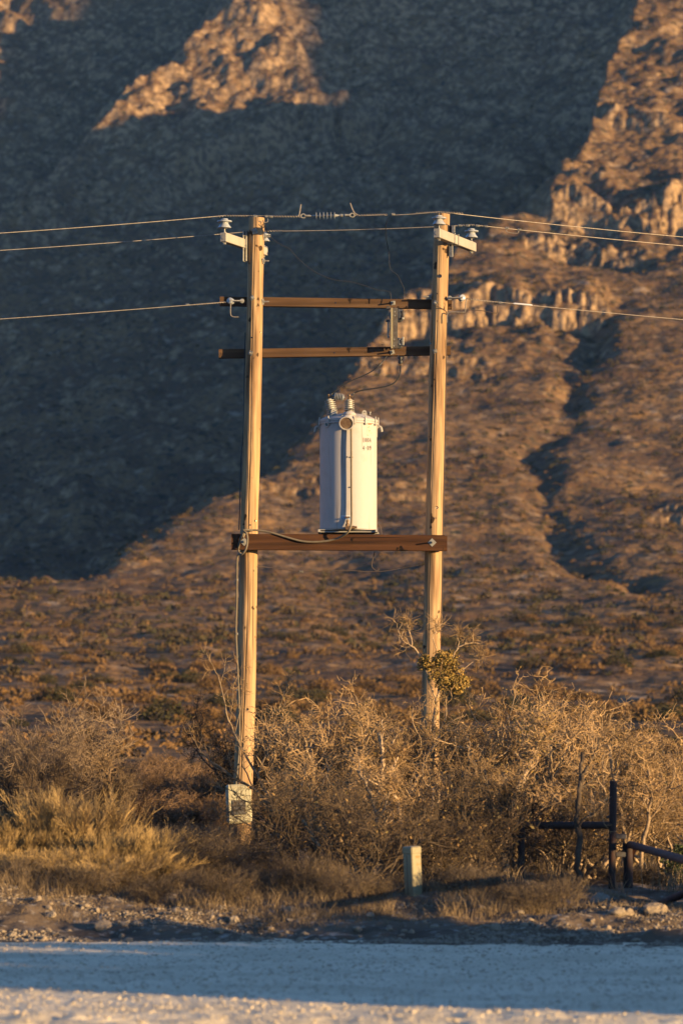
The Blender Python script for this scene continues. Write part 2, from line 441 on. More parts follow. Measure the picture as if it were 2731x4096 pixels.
M_PORCW = mat('cream_porcelain', (0.338, 0.325, 0.2795), 0.35, spec=0.5, noise=(25, 3, (0.234, 0.2145, 0.1755), 0.45, 0.75))
M_GALV = mat('galvanised_steel', (0.252, 0.246, 0.228), 0.55, metallic=0.35, noise=(30, 3, (0.156, 0.144, 0.126), 0.4, 0.7))
M_ALU = mat('stranded_conductor', (0.252, 0.216, 0.18), 0.55, metallic=0.3, noise=(40, 2, (0.18, 0.15, 0.12), 0.4, 0.6))
M_BLACK = mat('black_insulation', (0.02, 0.02, 0.022), 0.5)
M_WIREB = mat('dark_copper_wire', (0.07, 0.05, 0.04), 0.6)
M_HOSE = mat('olive_hose', (0.1365, 0.1105, 0.07475), 0.6, noise=(12, 3, (0.104, 0.0845, 0.0585), 0.4, 0.7))
M_TANK = mat('tank_paint', (0.3567, 0.3303, 0.3098), 0.7, spec=0.2, noise=(5, 6, (0.327, 0.2973, 0.2683), 0.55, 0.75), second=(40, 3, (0.1735, 0.1038, 0.05549), 0.80, 0.84), bump=(6, 0.08, 0.01))
M_TANKD = mat('tank_fittings_paint', (0.2976, 0.2832, 0.2544), 0.5, noise=(30, 4, (0.1728, 0.1248, 0.0816), 0.62, 0.72))
M_BRASS = mat('tarnished_brass', (0.168, 0.105, 0.0525), 0.5, metallic=0.4, noise=(40, 3, (0.084, 0.049, 0.028), 0.4, 0.6))
M_DIAL = mat('stained_dial', (0.114, 0.072, 0.048), 0.25, spec=0.6, noise=(18, 4, (0.198, 0.144, 0.096), 0.45, 0.7))
M_SHED = mat('grey_polymer', (0.13, 0.14, 0.15), 0.5)
M_SHEDL = mat('pale_polymer_edge', (0.3, 0.3, 0.288), 0.5)
M_INK = mat('stencil_ink', (0.03, 0.03, 0.028), 0.7)
M_BLUE = mat('blue_decal', (0.07, 0.175, 0.336), 0.4)
M_WHITE = mat('white_decal', (0.54, 0.54, 0.54), 0.5)
M_RED = mat('orange_red_print', (0.434, 0.098, 0.042), 0.6, noise=(60, 3, (0.42, 0.315, 0.252), 0.55, 0.65))
M_FADED = mat('faded_sticker', (0.408, 0.348, 0.288), 0.6, noise=(35, 3, (0.252, 0.132, 0.054), 0.56, 0.68))
M_DARKST = mat('dark_steel', (0.075, 0.07, 0.065), 0.6, noise=(20, 3, (0.05, 0.04, 0.035), 0.4, 0.6))
M_RUST = mat('rusty_pipe', (0.104, 0.0384, 0.0224), 0.8, noise=(12, 5, (0.052, 0.0224, 0.016), 0.4, 0.65), bump=(60, 0.3, 0.003))
M_GREEN = mat('pale_green_enamel', (0.2342, 0.1987, 0.1127), 0.45, spec=0.4, noise=(6, 4, (0.1991, 0.1672, 0.0945), 0.45, 0.7))
M_GOLD = mat('ochre_numerals', (0.30, 0.17, 0.045), 0.6)
M_METER = mat('cream_meter_cabinet', (0.3478, 0.3203, 0.2167), 0.5, noise=(8, 4, (0.2834, 0.2526, 0.1663), 0.45, 0.7))
M_GLASSD = mat('dark_porthole', (0.015, 0.012, 0.012), 0.15, spec=0.6)

def streaks(m):
    """rust and dirt runs down the paint"""
    t = m.node_tree; b = t.nodes['Principled BSDF']; src = b.inputs['Base Color'].links[0].from_socket; tc = t.nodes.new('ShaderNodeTexCoord')
    mp = t.nodes.new('ShaderNodeMapping'); mp.inputs['Scale'].default_value = (22, 22, 1.3); t.links.new(tc.outputs['Object'], mp.inputs[0])
    n = t.nodes.new('ShaderNodeTexNoise'); n.inputs['Scale'].default_value = 1; n.inputs['Detail'].default_value = 5; t.links.new(mp.outputs[0], n.inputs['Vector'])
    r = t.nodes.new('ShaderNodeMapRange'); r.inputs[1].default_value = 0.58; r.inputs[2].default_value = 0.74; r.inputs[4].default_value = 0.55; t.links.new(n.outputs['Fac'], r.inputs[0])
    mx = t.nodes.new('ShaderNodeMix'); mx.data_type = 'RGBA'; mx.inputs[7].default_value = (0.17, 0.12, 0.08, 1); t.links.new(r.outputs[0], mx.inputs[0]); t.links.new(src, mx.inputs[6]); t.links.new(mx.outputs[2], b.inputs['Base Color'])
streaks(M_TANK)
# ------------------------------------------------------------------ poles
pole_pts = {
 'L': ([(1027, 872), (1021, 1180), (1014.5, 1480), (1007, 1800), (997, 2100), (990, 2500), (984, 2800), (972, 3150), (958, 3480), (953, 3600)], [31.5, 32, 33, 34.5, 35.5, 36.5, 37.5, 38.5, 39.5, 40], 1.0),
 'R': ([(1767, 857), (1758, 1180), (1748.5, 1480), (1742, 1800), (1735, 2100), (1727, 2500), (1721, 2800), (1715, 3150), (1709, 3480), (1706, 3600)], [31, 32.5, 33.5, 34, 34.5, 35, 36, 37, 38, 38.5], 4.0)}
def make_pole(key, label):
    pts, rad, seed = pole_pts[key]
    P = Q(pts, 53.0); R_ = [px(r) for r in rad]
    PP = spline(P, 14); n = len(PP); RR = [float(np.interp(i / (n - 1) * (len(rad) - 1), range(len(rad)), R_)) for i in range(n)]
    root = thing('utility_pole', (P[-1].x, 53.0, gz(P[-1].x, 53.0)), label, 'utility pole')
    def jit(i, th, p):
        a = 1 + 0.030 * float(fbm(np.array([math.cos(th) * 1.3 + seed * 5]), np.array([p.z * 0.8 + math.sin(th)]), 3, 2)[0])
        # long drying cracks
        for c0, w, dpt in ((1.72 + 0.10 * math.sin(p.z * 0.9 + seed) + 0.2 * (seed > 2), 0.07, 0.22 if seed < 2 else 0.10), (2.25 + 0.1 * math.sin(p.z * 0.6), 0.09, 0.12)):
            d = (th - c0 + math.pi) % (2 * math.pi) - math.pi
            if abs(d) < w: a -= dpt * (1 - abs(d) / w) * (0.6 + 0.4 * math.sin(p.z * 2.2 + c0 + seed))
        return a
    b = MB().tube(PP, RR, 110, True, jit); b.build('shaft', M_POLE, root, sharp=50)
    return root, P
poleL, PL_ = make_pole('L', 'weathered wooden utility pole with the cream meter cabinet on its foot')
poleR, PR_ = make_pole('R', 'wooden utility pole with two insulators on its crossarm, rising out of the thicket')

ARM = Vector((0.35, 0.94, 0)).normalized()
def pin_insulator(c, r, parent, label=None):
    """c = top centre; grey porcelain pin insulator; hangs its steel pin below"""
    k = r / 0.1
    prof = [(0.030, 0.0), (0.045, -0.004), (0.05, -0.016), (0.040, -0.022), (0.075, -0.026), (0.098, -0.032), (0.1, -0.042), (0.092, -0.05), (0.060, -0.053), (0.050, -0.060),
            (0.053, -0.070), (0.066, -0.092), (0.082, -0.112), (0.090, -0.122), (0.086, -0.130), (0.05, -0.127), (0.035, -0.138), (0.0, -0.138)]
    o = MB().lathe([(a * k, h) for a, h in prof], c, n=28).build('insulator', M_PORC, parent)
    return o
def crossarm(pole, near, far, plate_at):
    """fibreglass arm; near/far = end centres"""
    d = (far - near); L_ = d.length; u = d.normalized(); R = Matrix(((-u.y, u.x, 0), (u.x, u.y, 0), (0, 0, 1))).transposed()
    R = Matrix((Vector((u.y, -u.x, 0)), u, Vector((0, 0, 1)))).transposed()
    a = MB().box((near + far) / 2, (px(27), L_, px(36.5)), R, 0.006).build('crossarm', M_FIBER, pole)
    MB().tube([near - u * 0.004, near - u * 0.001], 0.03, 4).build('end_mark', M_FIBER, a)
    return a, u, R
# left pole arm
nl = W(893, 948.5, 52.28); fl = nl + ARM * 1.55
armL, uL, RL = crossarm(poleL, nl, fl, None)
nr = W(1745.5, 932, 52.27); fr = nr + ARM * 1.58
armR, uR, RR_ = crossarm(poleR, nr, fr, None)
up = Vector((0, 0, 1))
def arm_insulator(arm, near, u, s_, r=0.1, h=0.26):
    p = near + u * s_
    top = p + up * (px(18) + h)
    pin_insulator(top, r, arm)
    b = MB().tube([p - up * 0.075, top - up * 0.13], 0.011, 8)
    b.lathe([(0.026, 0), (0.026, 0.012)], p + up * px(18.4), n=12)
    b.lathe([(0.02, 0), (0.02, 0.02)], p - up * (px(18.4) + 0.03), n=6)
    b.box(p - up * (px(18.4) + 0.006), (0.05, 0.05, 0.008))
    b.build('insulator_pin', M_GALV, arm)
    return top
tL = arm_insulator(armL, nl, uL, 0.05, 0.102, 0.200)
tL2 = arm_insulator(armL, nl, uL, 1.50, 0.1, 0.20)
tR = arm_insulator(armR, nr, uR, 0.10, 0.100, 0.195)
tR2 = arm_insulator(armR, nr, uR, 1.50, 0.100, 0.195)
# standoff brackets holding the arms
def bracket(pole, pc, cx_px, y0, y1, Yd):
    """two long flanges of a steel gain bracket on the flank of a pole"""
    a = W(cx_px, y0, Yd); c = W(cx_px, y1, Yd); h = a.z - c.z; mid = (a + c) / 2
    b = MB().box(mid, (0.012, 0.09, h), RL, 0.002)
    b.box(mid + Vector((px(11), 0.02, 0)), (0.012, 0.09, h * 0.96), RL, 0.002)
    b.box(mid + Vector((px(6), 0.05, 0)), (px(12), 0.012, h * 0.9), RL)
    o = b.build('arm_bracket', M_GALV, pole)
    for k in (0.18, 0.5):
        q = c + (a - c) * (1 - k)
        MB().lathe([(0.014, 0), (0.014, 0.012), (0.008, 0.012), (0.008, 0.03)], q + Vector((0.006, -0.02, 0)), (1, -0.3, 0), 6).build('bolt', M_GALV, o)
bracket(poleL, None, 977, 921, 1047, 52.93)
def rbracket():
    # right pole: dark channel behind the arm, light angle below, two U clamps round the arm
    b = MB(); mid = (W(1800, 903, 52.98) + W(1800, 1025, 52.98)) / 2; h = W(1800, 903, 52.98).z - W(1800, 1025, 52.98).z
    b.box(mid, (0.05, 0.02, h), RR_, 0.002); b.box(mid + Vector((-0.02, -0.03, 0)), (0.01, 0.06, h), RR_); b.box(mid + Vector((0.025, -0.03, 0)), (0.01, 0.06, h), RR_)
    o = b.build('arm_bracket', M_DARKST, poleR)
    q = (W(1803, 984, 52.9) + W(1803, 1029, 52.9)) / 2
    MB().box(q, (0.05, 0.01, px(45)), RR_, 0.002).build('bracket_leg', M_GALV, o)
    q = (W(1812, 902, 52.9) + W(1812, 930, 52.9)) / 2
    MB().box(q, (0.045, 0.012, px(28)), RR_, 0.002).build('bracket_top', M_GALV, o)
    for s_ in (0.62, 0.78):
        c = nr + uR * s_
        bb = MB()
        for dx in (-1, 1):
            bb.tube([c + Vector((uR.y, -uR.x, 0)) * dx * px(14.5) + up * px(z) for z in (-21, 23)], 0.009, 6)
        bb.box(c + up * px(21), (px(33), 0.03, 0.01), RR_); bb.box(c - up * px(20), (px(33), 0.03, 0.01), RR_)
        bb.build('arm_clamp', M_GALV, armR)
rbracket()

def bolt_plate(parent, p, nrm, size=0.07, proud=0.06, rot=0.0, name='bolt'):
    """square washer with nut and bolt end; nrm = outward direction"""
    n_ = Vector(nrm).normalized(); q = Vector((0, 0, 1)).rotation_difference(n_)
    b = MB(); R = (q.to_matrix() @ Matrix.Rotation(rot, 3, 'Z'))
    b.box(Vector(p) + n_ * 0.004, (size, size, 0.008), R, 0.0015)
    b.lathe([(0.021, 0), (0.021, 0.018), (0.011, 0.019), (0.011, proud), (0.008, proud + 0.004)], Vector(p) + n_ * 0.008, n_, 6)
    return b.build(name, M_GALV, parent)
def on_pole(P0, pxx, pyy, rad_px, cx):
    """point on the front surface of a pole at a photo position"""
    dx = (pxx - cx) / rad_px; dx = max(-0.98, min(0.98, dx)); Yf = 53 - px(rad_px) * math.sqrt(1 - dx * dx)
    return W(pxx, pyy, Yf), Vector((dx, -math.sqrt(1 - dx * dx), 0))
for (bx, by, cx, r, sz, rot) in ((1019, 925, 1026, 32, 0.075, 0), (1009, 1192, 1019, 32.5, 0.06, 0.2), (1003, 1412, 1016, 33, 0.06, 0.7)):
    p, n_ = on_pole(None, bx, by, r, cx); bolt_plate(poleL, p, n_, sz, 0.03, rot)
for (bx, by, cx, r, pr) in ((1056.5, 947, 1026, 31, 0.08), (1053, 1044, 1024, 31, 0.07), (1050.5, 1207, 1019, 32.3, 0.08)):
    p, n_ = on_pole(None, bx, by, r, cx); bolt_plate(poleL, p, Vector((1, -0.25, 0)), 0.08, pr, 0)
for (bx, by, cx, r, sz, rot) in ((1741, 1212, 1756, 33, 0.06, 0.5), (1739, 1405, 1750, 33.5, 0.055, 0)):
    p, n_ = on_pole(None, bx, by, r, cx); bolt_plate(poleR, p, n_, sz, 0.03, rot)
for (bx, by, cx, r) in ((1724, 1187, 1757, 33),):
    p, n_ = on_pole(None, bx, by, r, cx); bolt_plate(poleR, p, Vector((-1, -0.2, 0)), 0.07, 0.1, 0)
# knot holes in the right pole, a few in the left
def holes(pole, lst):
    for (hx, hy, hr, cx, r) in lst:
        p, n_ = on_pole(None, hx, hy, r, cx)
        MB().lathe([(px(hr), -0.004), (px(hr) * 0.96, 0.003), (px(hr) * 0.4, 0.001)], p, n_, 14).build('bolt_hole', M_GLASSD, pole)
holes(poleR, [(1759, 1104, 7.5, 1759, 32), (1748, 1175, 2.5, 1758, 33), (1747, 2030, 5.5, 1737, 34), (1741, 2072, 4.5, 1736, 34), (1721, 1373, 5, 1751, 33)])
holes(poleL, [(1042, 1328, 2.5, 1018, 33), (1008, 1350, 3, 1018, 33), (1021, 2083, 4.5, 998, 35.5), (991, 2837, 5, 983, 37.5), (1001, 2100, 3.5, 997, 35)])
# earth wire and staples down the right pole, small wire loops at the left pole head
MB().tube(spline(Q([(1741, 1222, 52.86), (1762, 1232, 52.87), (1783, 1246, 52.93), (1787, 1275, 52.95), (1784, 1400, 52.97), (1779, 1800, 52.97), (1772, 2100, 52.97), (1766, 2500, 52.97)], 53)), 0.006, 5).build('earth_wire', M_WIREB, poleR)
MB().tube(spline(Q([(1052, 880, 52.88), (1056, 905, 52.9), (1050, 912, 52.9), (1052, 895, 52.9)], 53)), 0.006, 5).build('tie_wire', M_WIREB, poleL)

# ------------------------------------------------------------------ beams
def beam(name, label, pts, h, dpt, material, group=None, Y=53.2):
    P = [W(x, y, Y) for x, y in pts]; c = (P[0] + P[-1]) / 2; d = P[-1] - P[0]
    ang = math.atan2(d.z, d.x); R = Matrix.Rotation(-ang, 3, 'Y')
    b = MB(); n = 40; vs = []
    rs = random.Random(name + label)
    L_ = d.length
    for i in range(n + 1):
        xx = (i / n - 0.5) * L_
        hh = h / 2 * (1 + rs.uniform(-0.012, 0.012))
        for (yy, zz) in ((-1, -1), (-1, -0.9), (-1, 0.9), (-1, 1), (-0.9, 1.03), (0.9, 1.03), (1, 1), (1, -1), (-0.9, -1.03)):
            k = 1.0
            vs.append(c + R @ Vector((xx, yy * dpt / 2 * k, zz * hh * (1 + rs.uniform(-0.006, 0.006)))))
    m = 9; fs = [[i * m + k, (i + 1) * m + k, (i + 1) * m + (k + 1) % m, i * m + (k + 1) % m] for i in range(n) for k in range(m)]
    fs += [list(range(m)), list(range(n * m, n * m + m))[::-1]]
    root = thing(name, c, label, 'timber beam', group)
    MB().add(vs, [f[::-1] for f in fs]).build('timber', material, root, sharp=30)
    return root, c, R, d
beamU, cU, RU, dU = beam('crossbeam', 'upper brown timber crossbeam bolted behind the two poles', [(880, 1206), (1806, 1219)], px(36), 0.115, M_BEAM, 'thin crossbeams between the poles', 53.19)
beamW, cW, RW, dW = beam('crossbeam', 'lower thin brown timber crossbeam just above the transformer', [(876, 1416), (1801, 1403)], px(35), 0.115, M_BEAM, 'thin crossbeams between the poles', 53.19)
platF, cF, RF, dF = beam('platform_beam', 'thick front timber beam carrying the transformer, hose draped over it', [(926, 2168), (1777, 2173)], px(62), 0.13, M_PLAT, 'platform beams', 52.80)
platB, cB, RB, dB = beam('platform_beam', 'rear timber platform beam hidden behind the front one', [(926, 2169), (1787, 2174)], px(60), 0.13, M_PLAT, 'platform beams', 53.24)
for (bx, by, rt, par, Yf, sz, pr) in ((1572, 1212, 0.1, beamU, 53.13, 0.06, 0.11), (1568, 1409, 0.3, beamW, 53.13, 0.06, 0.11), (1727, 2170, 0.785, platF, 52.735, 0.085, 0.12), (977, 2167, 0.785, platF, 52.735, 0.085, 0.12)):
    bolt_plate(par, W(bx, by, Yf), (0, -1, 0), sz, pr, rt)
for (hx, hy, par) in ((1342, 1211, beamU), (1337, 1411, beamW), (1593, 1424, beamW)):
    MB().lathe([(px(3.2), 0), (px(3), 0.003)], W(hx, hy, 53.132), (0, -1, 0), 10).build('bolt_hole', M_GLASSD, par)
bolt_plate(beamU, W(1743, 2, 53) * 0 + W(1722, 1186, 53.1), (-1, -0.1, 0), 0.05, 0.09, 0)

# ------------------------------------------------------------------ transformer
TC = W(1393, 2123, 53.02); TR = px(114)           # base centre, radius
top_z = W(1393, 1680, 53.02 - TR).z + 0.0
tank_root = thing('transformer', TC, 'tall cream pole transformer tank standing on the thick platform beams', 'transformer')
Ht = top_z - TC.z
def on_tank(pxx, pyy, proud=0.0):
    dx = (pxx - 1393) / 114.0; dx = max(-0.995, min(0.995, dx)); n_ = Vector((dx, -math.sqrt(1 - dx * dx), 0))
    q = W(pxx, pyy, TC.y + n_.y * TR); r_ = TR + proud
    return Vector((TC.x + n_.x * r_, TC.y + n_.y * r_, q.z)), n_
prof = [(0, 0), (TR * 0.98, 0), (TR * 1.0, 0.01), (TR * 1.004, 0.02), (TR * 1.0, 0.035), (TR, 0.3), (TR, Ht * 0.5), (TR, Ht - 0.1), (TR * 1.0, Ht - 0.03)]
MB().lathe(prof, TC, n=96).build('tank', M_TANK, tank_root, sharp=40)
lz = top_z - 0.035
lid = MB().lathe([(TR * 0.99, 0), (TR * 1.045, 0.0), (TR * 1.05, 0.006), (TR * 1.05, 0.018), (TR * 1.015, 0.02), (TR * 1.015, 0.03), (TR * 1.035, 0.034), (TR * 1.04, 0.06), (TR * 1.02, 0.068), (TR * 0.9, 0.092), (TR * 0.72, 0.122), (TR * 0.5, 0.145), (TR * 0.25, 0.157), (0, 0.16)], Vector((TC.x, TC.y, lz)), n=96).build('lid', M_TANK, tank_root, sharp=30)
LZ = lz
for ang in (-75, -42, -12, 12, 35, 65, 85, 120, 160, 200, 240):
    a = math.radians(ang); n_ = Vector((math.sin(a), -math.cos(a), 0)); p = Vector((TC.x, TC.y, LZ + 0.03)) + n_ * TR * 1.05
    R = Matrix((Vector((-n_.y, n_.x, 0)), n_, up)).transposed()
    b = MB().box(p, (0.03, 0.022, 0.085), R, 0.004); b.lathe([(0.009, 0), (0.009, 0.03)], p + up * 0.04, up, 6); b.lathe([(0.012, 0), (0.012, 0.012)], p - up * 0.055, up, 6)
    b.build('lid_clamp', M_TANKD, lid)
def hook(sgn):
    a = math.radians(84 * sgn + (0)); n_ = Vector((math.sin(a), -math.cos(a), 0)); b = MB()
    base = Vector((TC.x, TC.y, LZ - 0.03)) + n_ * TR
    b.box(base - up * 0.055, (0.02, 0.04, 0.18), None, 0.003)
    b.tube(spline([base + n_ * 0.0 - up * 0.01, base + n_ * 0.035 + up * 0.004, base + n_ * 0.06 - up * 0.015, base + n_ * 0.072 - up * 0.07], 5), [0.018] * 15 + [0.014], 8)
    b.build('lifting_hook', M_TANKD, tank_root)
hook(1); hook(-1)
def lug(pxx, pyy, Yd):
    p = W(pxx, pyy, Yd); b = MB()
    n = 10; vs = []; 
    for yy in (-0.006, 0.006):
        for i in range(n + 1):
            a = math.pi * i / n; vs.append(p + Vector((math.cos(a) * 0.034, yy, math.sin(a) * 0.04)))
        for i in range(n + 1):
            a = math.pi * (1 - i / n); vs.append(p + Vector((math.cos(a) * 0.013, yy, math.sin(a) * 0.016 + 0.002)))
    k = 2 * n + 2
    fs = [list(range(k)), list(range(k, 2 * k))[::-1]] + [[i, i + k, (i + 1) % k + k, (i + 1) % k] for i in range(k)]
    b.add(vs, fs); b.box(p - up * 0.02, (0.07, 0.012, 0.05)); b.build('lifting_lug', M_TANKD, lid)
lug(1334, 1646, 52.78); lug(1457, 1652, 53.1)
MB().lathe([(0.006, 0), (0.006, 0.03), (0.014, 0.03), (0.014, 0.04)], W(1480, 1659, 53.0), up, 8).build('vent_plug', M_TANKD, lid)
def bushing(bx, by, tx, ty, Yd, r, n=7):
    a = W(bx, by, Yd); c = W(tx, ty, Yd); L_ = (c - a).length; ax = (c - a).normalized(); p = [(r * 0.8, -0.03), (r * 0.8, 0)]
    for i in range(n):
        h = L_ * (i + 0.15) / n * 0.96
        k = r * (1 - 0.10 * i / n); dh = L_ / n
        p += [(k * 0.62, h), (k * 0.9, h + dh * 0.15), (k, h + dh * 0.3), (k * 0.97, h + dh * 0.48), (k * 0.62, h + dh * 0.6)]
    p += [(r * 0.6, L_ * 0.97), (r * 0.5, L_), (0, L_)]
    o = MB().lathe(p, a, ax, 32).build('bushing', M_PORCW, tank_root)
    b = MB().lathe([(0.028, 0), (0.028, 0.012), (0.014, 0.014), (0.014, 0.05), (0.018, 0.05), (0.018, 0.065)], c, ax, 10); b.box(c + ax * 0.04 + Vector((0.02, -0.01, 0)), (0.05, 0.03, 0.02))
    b.build('terminal', M_BRASS, o)
    return c + ax * 0.055
bt1 = bushing(1330, 1657, 1317, 1596, 52.86, px(22.5)); bt2 = bushing(1397, 1652, 1396.5, 1598, 52.86, px(21.5))
# surge arrester between the bushings
a0 = W(1328, 1583, 52.84); a1 = W(1380, 1592, 52.84); ax = (a1 - a0).normalized(); L_ = (a1 - a0).length
b = MB(); b.m = 0; pr = [(0.0, 0.0), (0.012, 0), (0.012, 0.025), (0.035, 0.025)]
for i in range(6):
    h = 0.03 + i * 0.0215; pr += [(0.038, h), (0.040, h + 0.005), (0.052, h + 0.009), (0.052, h + 0.013), (0.038, h + 0.016)]
pr += [(0.03, 0.165), (0.012, 0.168), (0.012, L_), (0, L_)]
arr = b.lathe(pr, a0, ax, 28).build('surge_arrester', M_SHED, tank_root)
b = MB()
for i in range(6): h = 0.03 + i * 0.0215; b.lathe([(0.0515, h + 0.0085), (0.0535, h + 0.010), (0.0535, h + 0.0125), (0.0515, h + 0.0135)], a0, ax, 28)
b.build('shed_rim', M_SHEDL, arr)
# bushing turret with gauge
g0 = W(1396, 1662, 52.70)
MB().lathe([(px(24), -0.05), (px(25), 0.0), (px(27), 0.008), (px(27.5), 0.02), (px(26), 0.028), (px(20), 0.045), (px(12), 0.062), (0, 0.066)], g0 - up * 0.0, up, 40).build('gauge_turret', M_TANK, tank_root)
b = MB().tube(spline([g0 + Vector((-0.05, -0.05, 0.055)), g0 + Vector((0.0, -0.06, 0.075)), g0 + Vector((0.03, -0.05, 0.085)), g0 + Vector((0.06, -0.04, 0.08))], 4), 0.008, 6); b.build('tie_chain', M_BLACK, tank_root)
gc = W(1385, 1693, 52.50); gn = Vector((-0.03, -0.86, -0.42)).normalized(); gr = px(28)
dial = MB().lathe([(gr * 0.7, -0.10), (gr * 0.93, -0.095), (gr * 0.99, -0.08), (gr * 0.99, -0.012), (gr * 1.04, -0.010), (gr * 1.04, 0.004), (gr * 0.9, 0.006), (gr * 0.88, -0.004)], gc, gn, 40).build('dial_gauge', M_TANK, tank_root, sharp=30)
MB().lathe([(gr * 0.89, -0.008), (gr * 0.89, -0.003), (0.0, -0.003)], gc, gn, 40).build('dial_face', M_DIAL, dial)
q = Vector((0, 0, 1)).rotation_difference(gn); 
pd = (W(1393, 1678, 52.45) - W(1386, 1692, 52.45)); MB().tube([gc + gn * 0.001 + Vector((px(5), 0, px(5))), gc + gn * 0.001 + Vector((px(12), 0.0, px(14)))], 0.004, 4).build('needle', M_WHITE, dial)
MB().tube([gc - gn * 0.09 + up * 0.02, W(1396, 1668, 52.62)], 0.018, 8).build('gauge_neck', M_BRASS, dial)
MB().box(W(1383, 1678, 52.66), (0.10, 0.05, 0.05), None, 0.004).add([], []).build('gauge_bracket', M_TANKD, dial)
MB().box(W(1418, 1672, 52.66), (0.13, 0.02, 0.05), None, 0.004).build('rim_strap', M_TANKD, lid)
# small round port at the upper left
p, n_ = on_tank(1309, 1697)
port = MB().lathe([(px(13.5), 0), (px(13.5), 0.02), (px(12), 0.026), (px(7.5), 0.026), (px(7), 0.01)], p - n_ * 0.005, n_ + Vector((0, -0.5, 0)), 10).build('fill_port', M_TANK, tank_root, sharp=25)
MB().lathe([(px(7), 0), (px(6.5), 0.004)], p + n_ * 0.012, n_ + Vector((0, -0.5, 0)), 16).build('port_opening', M_GLASSD, port)
for qx in (1296, 1326):
    p, n_ = on_tank(qx, 1692); MB().lathe([(0.007, 0), (0.007, 0.02), (0.003, 0.024)], p, n_, 8).build('stud', M_GALV, tank_root)
# skid below the tank
b = MB(); zb = TC.z
b.box(Vector((TC.x - 0.01, TC.y - TR * 0.78, zb - 0.034)), (TR * 2.07, 0.03, 0.010)); b.box(Vector((TC.x - 0.01, TC.y - TR * 0.78, zb - 0.006)), (TR * 2.07, 0.03, 0.008))
b.box(Vector((TC.x - 0.01, TC.y + TR * 0.6, zb - 0.02)), (TR * 2.0, 0.03, 0.03)); b.box(Vector((TC.x - TR * 1.02, TC.y - 0.1, zb - 0.02)), (0.03, TR * 1.3, 0.036)); b.box(Vector((TC.x + TR * 0.98, TC.y - 0.1, zb - 0.02)), (0.03, TR * 1.3, 0.036))
b.build('skid_frame', M_TANKD, tank_root)
MB().box(Vector((TC.x, TC.y, zb - 0.02)), (TR * 1.9, TR * 1.45, 0.022)).build('skid_plate', M_DARKST, tank_root)
MB().add([W(1505, 2120, 52.9), W(1517, 2135, 52.9), W(1499, 2135, 52.9), W(1505, 2120, 53.0), W(1517, 2135, 53.0), W(1499, 2135, 53.0)], [[0, 1, 2], [5, 4, 3], [0, 3, 4, 1], [1, 4, 5, 2], [2, 5, 3, 0]]).build('gusset', M_TANKD, tank_root)
# drain valve
v0, n_ = on_tank(1389, 2112)
vr = MB().lathe([(0.02, 0), (0.02, 0.05), (0.032, 0.05), (0.036, 0.075), (0.03, 0.10)], v0, (0, -1, 0), 14)
vc = v0 + Vector((0, -0.07, 0)); vr.lathe([(0.030, 0.0), (0.026, 0.05), (0.017, 0.06), (0.017, 0.085), (0.022, 0.086), (0.022, 0.1), (0.008, 0.1), (0.008, 0.14)], vc, up, 12)
vr.lathe([(0.014, -0.02), (0.024, -0.015), (0.024, 0.10), (0.016, 0.10), (0.016, 0.13)], vc, (1, 0.1, 0.05), 8)
val = vr.build('drain_valve', M_BRASS, tank_root)
MB().tube([vc + Vector((-0.036, 0, 0.145)), vc + Vector((0.036, 0, 0.145))], 0.010, 8).build('handle', M_BRASS, val)
for (cx_, cy_) in ((1389, 1828), (1401, 1829), (1408, 1829), (1399, 1949)):
    p, n_ = on_tank(cx_, cy_); MB().lathe([(0.009, 0), (0.009, 0.012), (0.004, 0.014)], p, n_, 8).build('clip_stud', M_BRASS, tank_root)

# writing on the tank, bent round it
def text_mesh(txt, size):
    cu = bpy.data.curves.new('t', 'FONT'); cu.body = txt; cu.size = size; cu.offset = 0.018; cu.align_x = 'CENTER'; cu.align_y = 'CENTER'
    ob = bpy.data.objects.new('t', cu); COL.objects.link(ob)
    dg = bpy.context.evaluated_depsgraph_get(); me = bpy.data.meshes.new_from_object(ob.evaluated_get(dg))
    vs = [v.co.copy() for v in me.vertices]; fs = [list(p.vertices) for p in me.polygons]
    bpy.data.objects.remove(ob); bpy.data.curves.remove(cu); bpy.data.meshes.remove(me)
    return vs, fs
def subdiv_text(vs, fs): return vs, fs
def tank_text(txt, cx_, cy_, hpx, wpx, m, name, parent, stencil=True, tilt=0.0, proud=0.003):
    vs, fs = text_mesh(txt, 1.0)
    x0 = min(v.x for v in vs); x1 = max(v.x for v in vs); y0 = min(v.y for v in vs); y1 = max(v.y for v in vs)
    p0, n_ = on_tank(cx_, cy_); a0_ = math.atan2(n_.x, -n_.y); sx = px(wpx) / math.cos(a0_) / (x1 - x0); sy = px(hpx) / (y1 - y0); out = []
    for v in vs:
        u_ = (v.x - (x0 + x1) / 2) * sx; w_ = (v.y - (y0 + y1) / 2) * sy
        a = a0_ + u_ / TR; r_ = TR + proud
        out.append(Vector((TC.x + math.sin(a) * r_, TC.y - math.cos(a) * r_, p0.z + w_)))
    MB().add(out, fs).build(name, m, parent, smooth=False, sharp=None)
def tank_patch(x0, y0, x1, y1, m, name, proud=0.0015, n=8):
    vs = []; 
    for i in range(n + 1):
        xx = x0 + (x1 - x0) * i / n
        a, n1 = on_tank(xx, y0, proud); c, _ = on_tank(xx, y1, proud); vs += [a, c]
    fs = [[2 * i, 2 * i + 1, 2 * i + 3, 2 * i + 2] for i in range(n)]
    return MB().add(vs, fs).build(name, m, tank_root, smooth=True, sharp=None)
